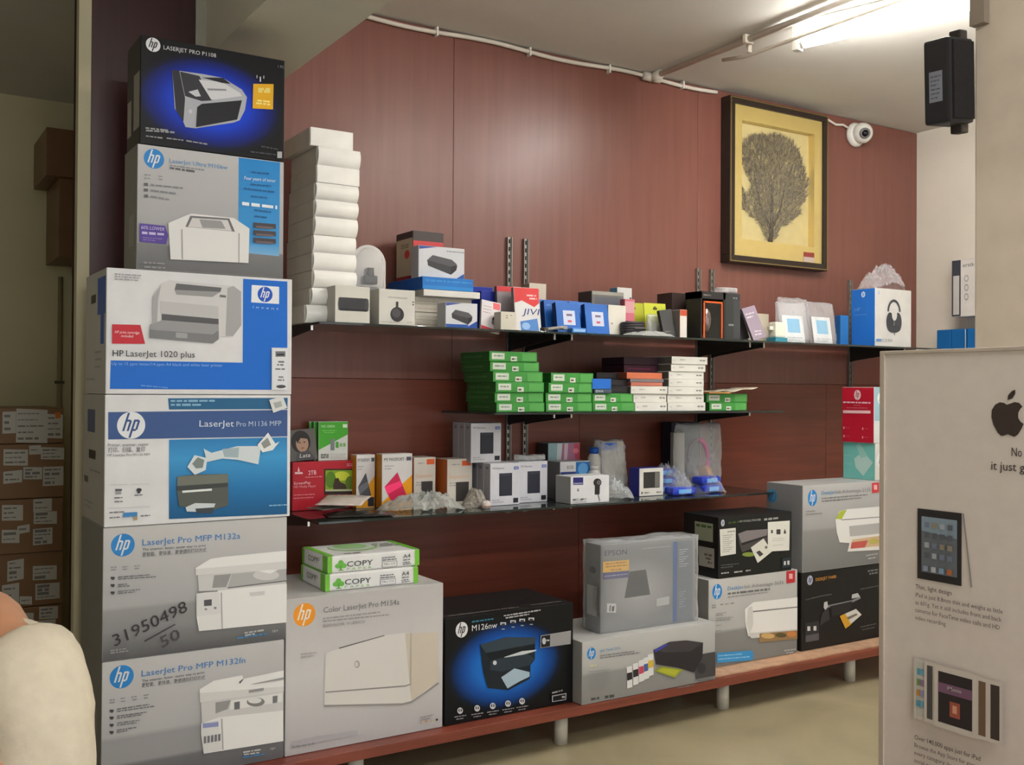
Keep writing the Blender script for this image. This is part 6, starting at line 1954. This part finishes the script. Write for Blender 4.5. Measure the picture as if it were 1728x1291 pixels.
a.pic('tablet_picture', slab(0.0425, 0.0545, 0.852, 0.909, WHT, (196, 196, 190), 0.0025, 0.0) + [([S(0.046 + 0.004 * (k % 2), 0.9 - 0.010 * (k // 2)), S(0.0495 + 0.004 * (k % 2), 0.9 - 0.010 * (k // 2)), S(0.0495 + 0.004 * (k % 2), 0.894 - 0.010 * (k // 2)), S(0.046 + 0.004 * (k % 2), 0.894 - 0.010 * (k // 2))], ((90, 160, 180), (110, 170, 196), (120, 150, 90), (150, 120, 160), (196, 140, 70), (150, 150, 190))[k % 6]) for k in range(8)])
a.pic('tablet_picture', slab(0.0545, 0.0665, 0.852, 0.909, WHT, (84, 82, 82), 0.003))
a.pic('tablet_picture', slab(0.1075, 0.120, 0.852, 0.907, WHT, (120, 96, 76), 0.0028))
a.pic('tablet_picture', slab(0.119, 0.1335, 0.852, 0.907, WHT, (70, 62, 56), 0.003))
a.pic('tablet_picture', slab(0.0655, 0.109, 0.851, 0.9085, WHT, (52, 46, 48), 0.0045) + [([S(0.070, 0.893), S(0.1045, 0.893), S(0.1045, 0.884), S(0.070, 0.884)], (126, 92, 116)), ([S(0.082, 0.878), S(0.0925, 0.878), S(0.0925, 0.864), S(0.082, 0.864)], (170, 92, 76)), ([S(0.085, 0.875), S(0.0895, 0.875), S(0.0895, 0.868), S(0.085, 0.868)], (214, 160, 130))])
a.text('iMovie', S(0.0795, 0.888), S(0.094, 0.888), 0.0035, (206, 200, 198), bold=True)

# ------------------------------------------------------------------ goods on the right wall
t = carton('wall_box', 'white box with a dark left stripe hung on the right wall', 'box', (4.452, 2.88, 1.53), (0.126, 0.19, 0.276), (206, 202, 196))
s = Art(t, (0.126, 0.19, 0.276), None, 'left')
s.rect('printed_stripe', 1, 1, 26, 99, (62, 64, 72))
s.rect('printed_panel', 5, 28, 22, 96, (186, 184, 180))
s.text('erstk', (32, 14), (64, 14), 7, (96, 96, 100), bold=True)
for y in (34, 50, 66):
    s.pic('printed_icon', [(('e', 42, y, 6, 6), (150, 150, 152)), (('e', 42, y, 4, 4), (206, 202, 196))])
o = box_obj('wall_shelf', 4.40, 4.579, 2.60, 3.3, 1.282, 1.30, mat((196, 190, 180), 0.6))
tag(o, 'narrow white shelf on the right wall behind the sign board', 'shelf')
for i, (y0, y1, lb) in enumerate(((3.073, 3.150, 'blue box on the right wall shelf, farthest of three'), (2.992, 3.070, 'blue box on the right wall shelf, middle of three'), (2.912, 2.985, 'blue box on the right wall shelf, nearest of three'))):
    t = carton('blue_box', lb, 'box', (4.452, y0, 1.3004), (0.11, y1 - y0, 0.171), (24, 96, 158), 0, 'blue boxes on the right wall shelf')
    if i == 2:
        Art(t, (0.11, y1 - y0, 0.171), None, 'left').rect('printed_panel', 22, 58, 70, 98, (110, 140, 160))
    if i == 1:
        Art(t, (0.11, y1 - y0, 0.171), None, 'left').rect('printed_edge', 94, 1, 99.5, 99, (196, 200, 200))

# ------------------------------------------------------------------ storeroom: cartons, shelf, pipe
BR = (120, 88, 56)
zz = 0.0
hs = [0.140, 0.202, 0.202, 0.203, 0.205, 0.135]
lbs = ['lowest brown carton of the storeroom stack, resting on the floor', 'brown carton second from the floor in the storeroom stack', 'brown carton third from the floor in the storeroom stack', 'brown carton with five white stickers, third from the top of the storeroom stack', 'brown carton second from the top of the storeroom stack', 'low brown carton with an orange sticker on top of the storeroom stack']
lab = {5: [((0, 98, 47, 175), 3), ((48, 90, 160, 210), 5), ((156, 108, 216, 195), 4)],
       4: [((0, 232, 86, 285), 3), ((90, 220, 132, 250), 1), ((132, 228, 217, 268), 3), ((0, 302, 66, 342), 2), ((70, 292, 137, 332), 3), ((140, 292, 215, 356), 4)],
       3: [((0, 414, 74, 465), 3), ((110, 398, 177, 440), 2), ((112, 440, 196, 482), 3), ((0, 495, 62, 538), 2), ((110, 496, 180, 550), 4), ((54, 482, 98, 508), 1)],
       2: [((18, 596, 76, 662), 4), ((108, 622, 195, 668), 3), ((118, 680, 206, 732), 4), ((0, 672, 60, 745), 3), ((62, 716, 106, 742), 1)],
       1: [((74, 770, 116, 800), 1), ((136, 756, 204, 797), 3), ((118, 800, 196, 850), 3), ((0, 790, 60, 830), 2)], 0: []}
rows = {5: (85, 212), 4: (215, 395), 3: (397, 575), 2: (577, 750), 1: (752, 930), 0: (932, 1060)}
for i, h in enumerate(hs):
    d = (0.73, 0.45, h - 0.002)
    t = carton('brown_carton', lbs[i], 'carton', (-0.09 - 0.004 * (i % 2), 4.2 + 0.006 * (i % 3), zz), d, (128, 96, 62), 0, 'carton stack in the storeroom')
    y0, y1 = rows[i]
    a = Art(t, d, ((-545, y0), (218, y0), (218, y1), (-545, y1)))
    rr = random.Random(i)
    for (q, k) in lab[i]:
        rot = rr.uniform(-3, 3)
        a.poly('white_sticker', ((q[0], q[1] + rot), (q[2], q[1] - rot), (q[2], q[3] - rot), (q[0], q[3] + rot)), (188, 184, 172))
        for j in range(k):
            yy = q[1] + (q[3] - q[1]) * (j + 0.7) / (k + 0.4)
            a.fine([(q[0] + 6, yy, q[2] - 6 - rr.uniform(0, (q[2] - q[0]) * 0.4), yy)], (120, 116, 108), rr.choice((4, 6, 10)), j)
    if i == 5:
        a.poly('orange_sticker', ((186, 102), (206, 100), (208, 122), (190, 124)), (206, 116, 40))
    zz += h
t = carton('brown_carton', 'brown carton on the high storeroom shelf, carrying another carton', 'carton', (0.684, 4.70, 1.716), (0.27, 0.36, 0.337), (110, 78, 48))
t = carton('brown_carton', 'brown carton jutting out on top of the high storeroom carton', 'carton', (0.63, 4.68, 2.054), (0.30, 0.38, 0.203), (112, 80, 50))
o = box_obj('loft_shelf', 0.80, 0.999, 4.66, 5.1, 1.69, 1.7155, mat((120, 96, 70), 0.6, var=0.1))
tag(o, 'short wooden loft shelf under the two high storeroom cartons', 'shelf')
t = thing('wall_conduit', 'thin pale pipe running up the storeroom back wall by the pier', 'pipe', (0.765, 5.188, 0.3))
bm = bmesh.new()
add_tube(bm, [(0, 0, 0), (0, 0, 1.38)], 0.011, 10)
new_obj('pipe', to_mesh(bm, smooth=True), mat((150, 140, 104), 0.6), t)
for z_ in (0.35, 0.88):
    bm = bmesh.new()
    add_box(bm, -0.02, 0.02, -0.012, 0.011, z_, z_ + 0.014)
    new_obj('clip', to_mesh(bm), mat((96, 90, 66), 0.6), t)

# ------------------------------------------------------------------ the seated person at the left edge
base = Vector((0.124, 1.462, 0))
Fv = Vector((-0.95, -0.31, 0)).normalized()
Lv = Vector((-Fv.y, Fv.x, 0))
Lv = Vector((0.31, -0.95, 0)).normalized()
def J(l, f_, z_):
    return base + Lv * l + Fv * f_ + Vector((0, 0, z_))
def JH(l, f_, z_):
    return J(l - 0.06, f_ + 0.09, z_ - 0.012)
def skin_body(name, verts, edges, radii, m, parent=None, root=0, sub=2):
    me = bpy.data.meshes.new(name)
    me.from_pydata([tuple(v) for v in verts], edges, [])
    o = new_obj(name, me, m, parent)
    sk = o.modifiers.new('skin', 'SKIN')
    sk.use_smooth_shade = True
    for i, r in enumerate(radii):
        sv = me.skin_vertices[0].data[i]
        sv.radius = r if isinstance(r, tuple) else (r, r)
        sv.use_root = (i == root)
    sd = o.modifiers.new('sub', 'SUBSURF')
    sd.levels = sub
    sd.render_levels = sub
    dg = bpy.context.evaluated_depsgraph_get()
    bpy.context.view_layer.update()
    dg = bpy.context.evaluated_depsgraph_get()
    me2 = bpy.data.meshes.new_from_object(o.evaluated_get(dg))
    o.modifiers.clear()
    o.data = me2
    if not me2.materials:
        me2.materials.append(m)
    for p in me2.polygons:
        p.use_smooth = True
    return o
person = thing('person', 'person in a cream shirt sitting at the left edge, arms folded', 'person', base)
bpy.context.view_layer.update()
inv = Matrix.Translation(-base)
skin_m = mat((176, 128, 96), 0.5, var=0.04)
shirt_m = mat((198, 188, 166), 0.8, var=0.05, scale=60, bump=0.15)
names = {}
V, E_, R = [], [], []
def add(nm, p, r, frm=None):
    names[nm] = len(V)
    V.append(p - base)
    R.append(r)
    if frm is not None:
        E_.append((names[frm], names[nm]))
SH = 0.836
add('pelvis', J(0, 0, 0.42), (0.13, 0.11))
add('waist', J(0, 0.01, 0.55), (0.115, 0.09), 'pelvis')
add('chest', J(0, 0.02, 0.70), (0.125, 0.10), 'waist')
add('upchest', J(0, 0.0, 0.81), (0.085, 0.075), 'chest')
add('neck', J(-0.035, 0.04, 0.875), (0.05, 0.05), 'upchest')
add('neck2', J(-0.045, 0.075, 0.93), (0.048, 0.05), 'neck')
add('jaw', JH(0, 0.045, 0.99), (0.058, 0.062), 'neck2')
add('face', JH(0, 0.045, 1.05), (0.072, 0.085), 'jaw')
add('crown', JH(0, 0.035, 1.11), (0.066, 0.075), 'face')
add('top', JH(0, 0.03, 1.145), (0.035, 0.04), 'crown')
for s_, nm in ((1, 'l'), (-1, 'r')):
    add(nm + 'clav', J(s_ * 0.09, 0.0, SH - 0.005), 0.055, 'upchest')
    add(nm + 'sho', J(s_ * 0.155, 0.0, SH - 0.03), 0.056, nm + 'clav')
    add(nm + 'arm', J(s_ * 0.185, 0.01, SH - 0.14), 0.047, nm + 'sho')
    add(nm + 'elb', J(s_ * 0.20, 0.05, SH - 0.27), 0.040, nm + 'arm')
    if s_ > 0:
        add('lfor', J(0.11, 0.155, 0.575), 0.036, 'lelb')
        add('lwri', J(0.0, 0.20, 0.60), 0.027, 'lfor')
        hand = ('lwri', Vector(J(-0.09, 0.185, 0.615)))
    else:
        add('rfor', J(-0.06, 0.19, 0.64), 0.036, 'relb')
        add('rwri', J(0.11, 0.165, 0.715), 0.027, 'rfor')
        hand = ('rwri', Vector(J(0.243, 0.098, 0.768)))
    w_, tip = hand
    wp = V[names[w_]] + base
    mid_ = wp.lerp(tip, 0.5)
    add(nm + 'palm', mid_, (0.024, 0.034), w_)
    dirv = (tip - wp).normalized()
    side = Vector((0, 0, 1))
    for k in range(4):
        off = (k - 1.5) * 0.017
        a0 = mid_ + dirv * 0.035 + side * off
        ln = (0.030, 0.034, 0.032, 0.025)[k]
        add('%sk%d' % (nm, k), a0, 0.0095, nm + 'palm')
        bend = -Fv * 0.35
        add('%sm%d' % (nm, k), a0 + (dirv + bend * 0.4).normalized() * ln, 0.0085, '%sk%d' % (nm, k))
        add('%st%d' % (nm, k), a0 + (dirv + bend * 0.4).normalized() * ln + (dirv + bend * 1.6).normalized() * ln * 0.8, 0.0072, '%sm%d' % (nm, k))
    add(nm + 'thumb', mid_ - dirv * 0.008 + side * 0.04, 0.0105, nm + 'palm')
    add(nm + 'thumb2', mid_ + dirv * 0.022 + side * 0.055, 0.0085, nm + 'thumb')
    # legs, seated
    add(nm + 'hip', J(s_ * 0.09, 0.04, 0.41), 0.085, 'pelvis')
    add(nm + 'knee', J(s_ * 0.13, 0.42, 0.43), 0.06, nm + 'hip')
    add(nm + 'shin', J(s_ * 0.13, 0.44, 0.25), 0.05, nm + 'knee')
    add(nm + 'ank', J(s_ * 0.13, 0.43, 0.075), 0.036, nm + 'shin')
    add(nm + 'toe', J(s_ * 0.14, 0.56, 0.035), 0.03, nm + 'ank')
body = skin_body('body', V, E_, R, skin_m, person, 0, 2)
# clothing: shirt over torso and upper arms, trousers over the legs
def garment(name, keys, grow, m, ends=None):
    idx = [names[k] for k in keys]
    mp = {k: i for i, k in enumerate(idx)}
    vs = [V[i] for i in idx]
    es = [(mp[a_], mp[b_]) for a_, b_ in E_ if a_ in mp and b_ in mp]
    rs = [tuple(x + grow for x in (R[i] if isinstance(R[i], tuple) else (R[i], R[i]))) for i in idx]
    return skin_body(name, vs, es, rs, m, person, 0, 3)
shirt = garment('shirt', ['waist', 'pelvis', 'chest', 'upchest', 'lclav', 'lsho', 'larm', 'lelb', 'rclav', 'rsho', 'rarm', 'relb'], 0.021, shirt_m)
for v in shirt.data.vertices:
    c = v.co
    n1 = noise.noise(Vector((c.x * 9 + c.z * 5, c.y * 9 - c.z * 6, c.z * 5)))
    n2 = abs(noise.noise(Vector((c.x * 20 + c.z * 12, c.y * 20 - c.z * 10, c.z * 9 + 3))))
    v.co += v.normal * (0.006 * n1 - 0.008 * n2)
    if -0.2 < c.dot(Lv) < 0.075 and c.z > 0.852:      # neckline
        v.co.z = 0.852 + (c.z - 0.852) * 0.12
trouser = garment('trousers', ['pelvis', 'lhip', 'lknee', 'lshin', 'lank', 'rhip', 'rknee', 'rshin', 'rank'], 0.012, mat((60, 58, 66), 0.8, var=0.08))
# face details and hair
hair = bmesh.new()
bmesh.ops.create_uvsphere(hair, u_segments=24, v_segments=16, radius=1)
hc = JH(0, 0.022, 1.085) - base
for v in list(hair.verts):
    c = v.co.copy()
    if c.z < -0.25 and c.y > -0.2:
        pass
for v in hair.verts:
    c = v.co
    v.co = hc + Lv * (c.x * 0.088) + Fv * (c.y * 0.102 - 0.014) + Vector((0, 0, c.z * 0.092 + (0.022 if c.y > 0.35 and c.z < 0.45 else 0)))
kill = [v for v in hair.verts if (v.co - hc).dot(Fv) > 0.035 and v.co.z < hc.z + 0.035]
bmesh.ops.delete(hair, geom=kill, context='VERTS')
new_obj('hair', to_mesh(hair, smooth=True), mat((26, 22, 22), 0.5, var=0.2, scale=60), person)
for s_ in (-1, 1):
    bm = bmesh.new()
    bmesh.ops.create_uvsphere(bm, u_segments=12, v_segments=8, radius=0.011)
    bmesh.ops.translate(bm, verts=bm.verts, vec=JH(s_ * 0.03, 0.125, 1.055) - base)
    e = new_obj('eye', to_mesh(bm, smooth=True), mat((230, 226, 220), 0.2), person)
    bm = bmesh.new()
    bmesh.ops.create_uvsphere(bm, u_segments=10, v_segments=8, radius=0.0055)
    bmesh.ops.translate(bm, verts=bm.verts, vec=JH(s_ * 0.03, 0.1335, 1.055) - base)
    new_obj('iris', to_mesh(bm, smooth=True), mat((50, 34, 26), 0.2), e)
    bm = bmesh.new()
    bmesh.ops.create_uvsphere(bm, u_segments=12, v_segments=8, radius=1)
    for v in bm.verts:
        v.co = (JH(s_ * 0.078, 0.03, 1.045) - base) + Lv * v.co.x * 0.01 + Fv * v.co.y * 0.018 + Vector((0, 0, v.co.z * 0.03))
    new_obj('ear', to_mesh(bm, smooth=True), skin_m, person)
bm = bmesh.new()
add_tube(bm, [JH(0, 0.115, 1.06) - base, JH(0, 0.137, 1.03) - base, JH(0, 0.142, 1.018) - base, JH(0, 0.122, 1.008) - base], [0.006, 0.011, 0.013, 0.006], 10)
new_obj('nose', to_mesh(bm, smooth=True), skin_m, person)
bm = bmesh.new()
add_tube(bm, [JH(-0.022, 0.108, 0.988) - base, JH(0, 0.116, 0.988) - base, JH(0.022, 0.108, 0.988) - base], [0.003, 0.007, 0.003], 8)
new_obj('mouth', to_mesh(bm, smooth=True), mat((150, 80, 72), 0.5), person)
# stool
t = thing('stool', 'low round wooden stool under the seated person', 'stool', (base.x, base.y, 0))
new_obj('seat', lathe_mesh([(0.15, 0.255), (0.16, 0.26), (0.16, 0.279), (0.15, 0.285)], 28), desk_m, t)
for k in range(4):
    an = math.pi / 4 + k * math.pi / 2
    bm = bmesh.new()
    add_tube(bm, [(0.135 * math.cos(an), 0.135 * math.sin(an), 0), (0.105 * math.cos(an), 0.105 * math.sin(an), 0.256)], 0.014, 10)
    new_obj('leg', to_mesh(bm, smooth=True), desk_m, t)
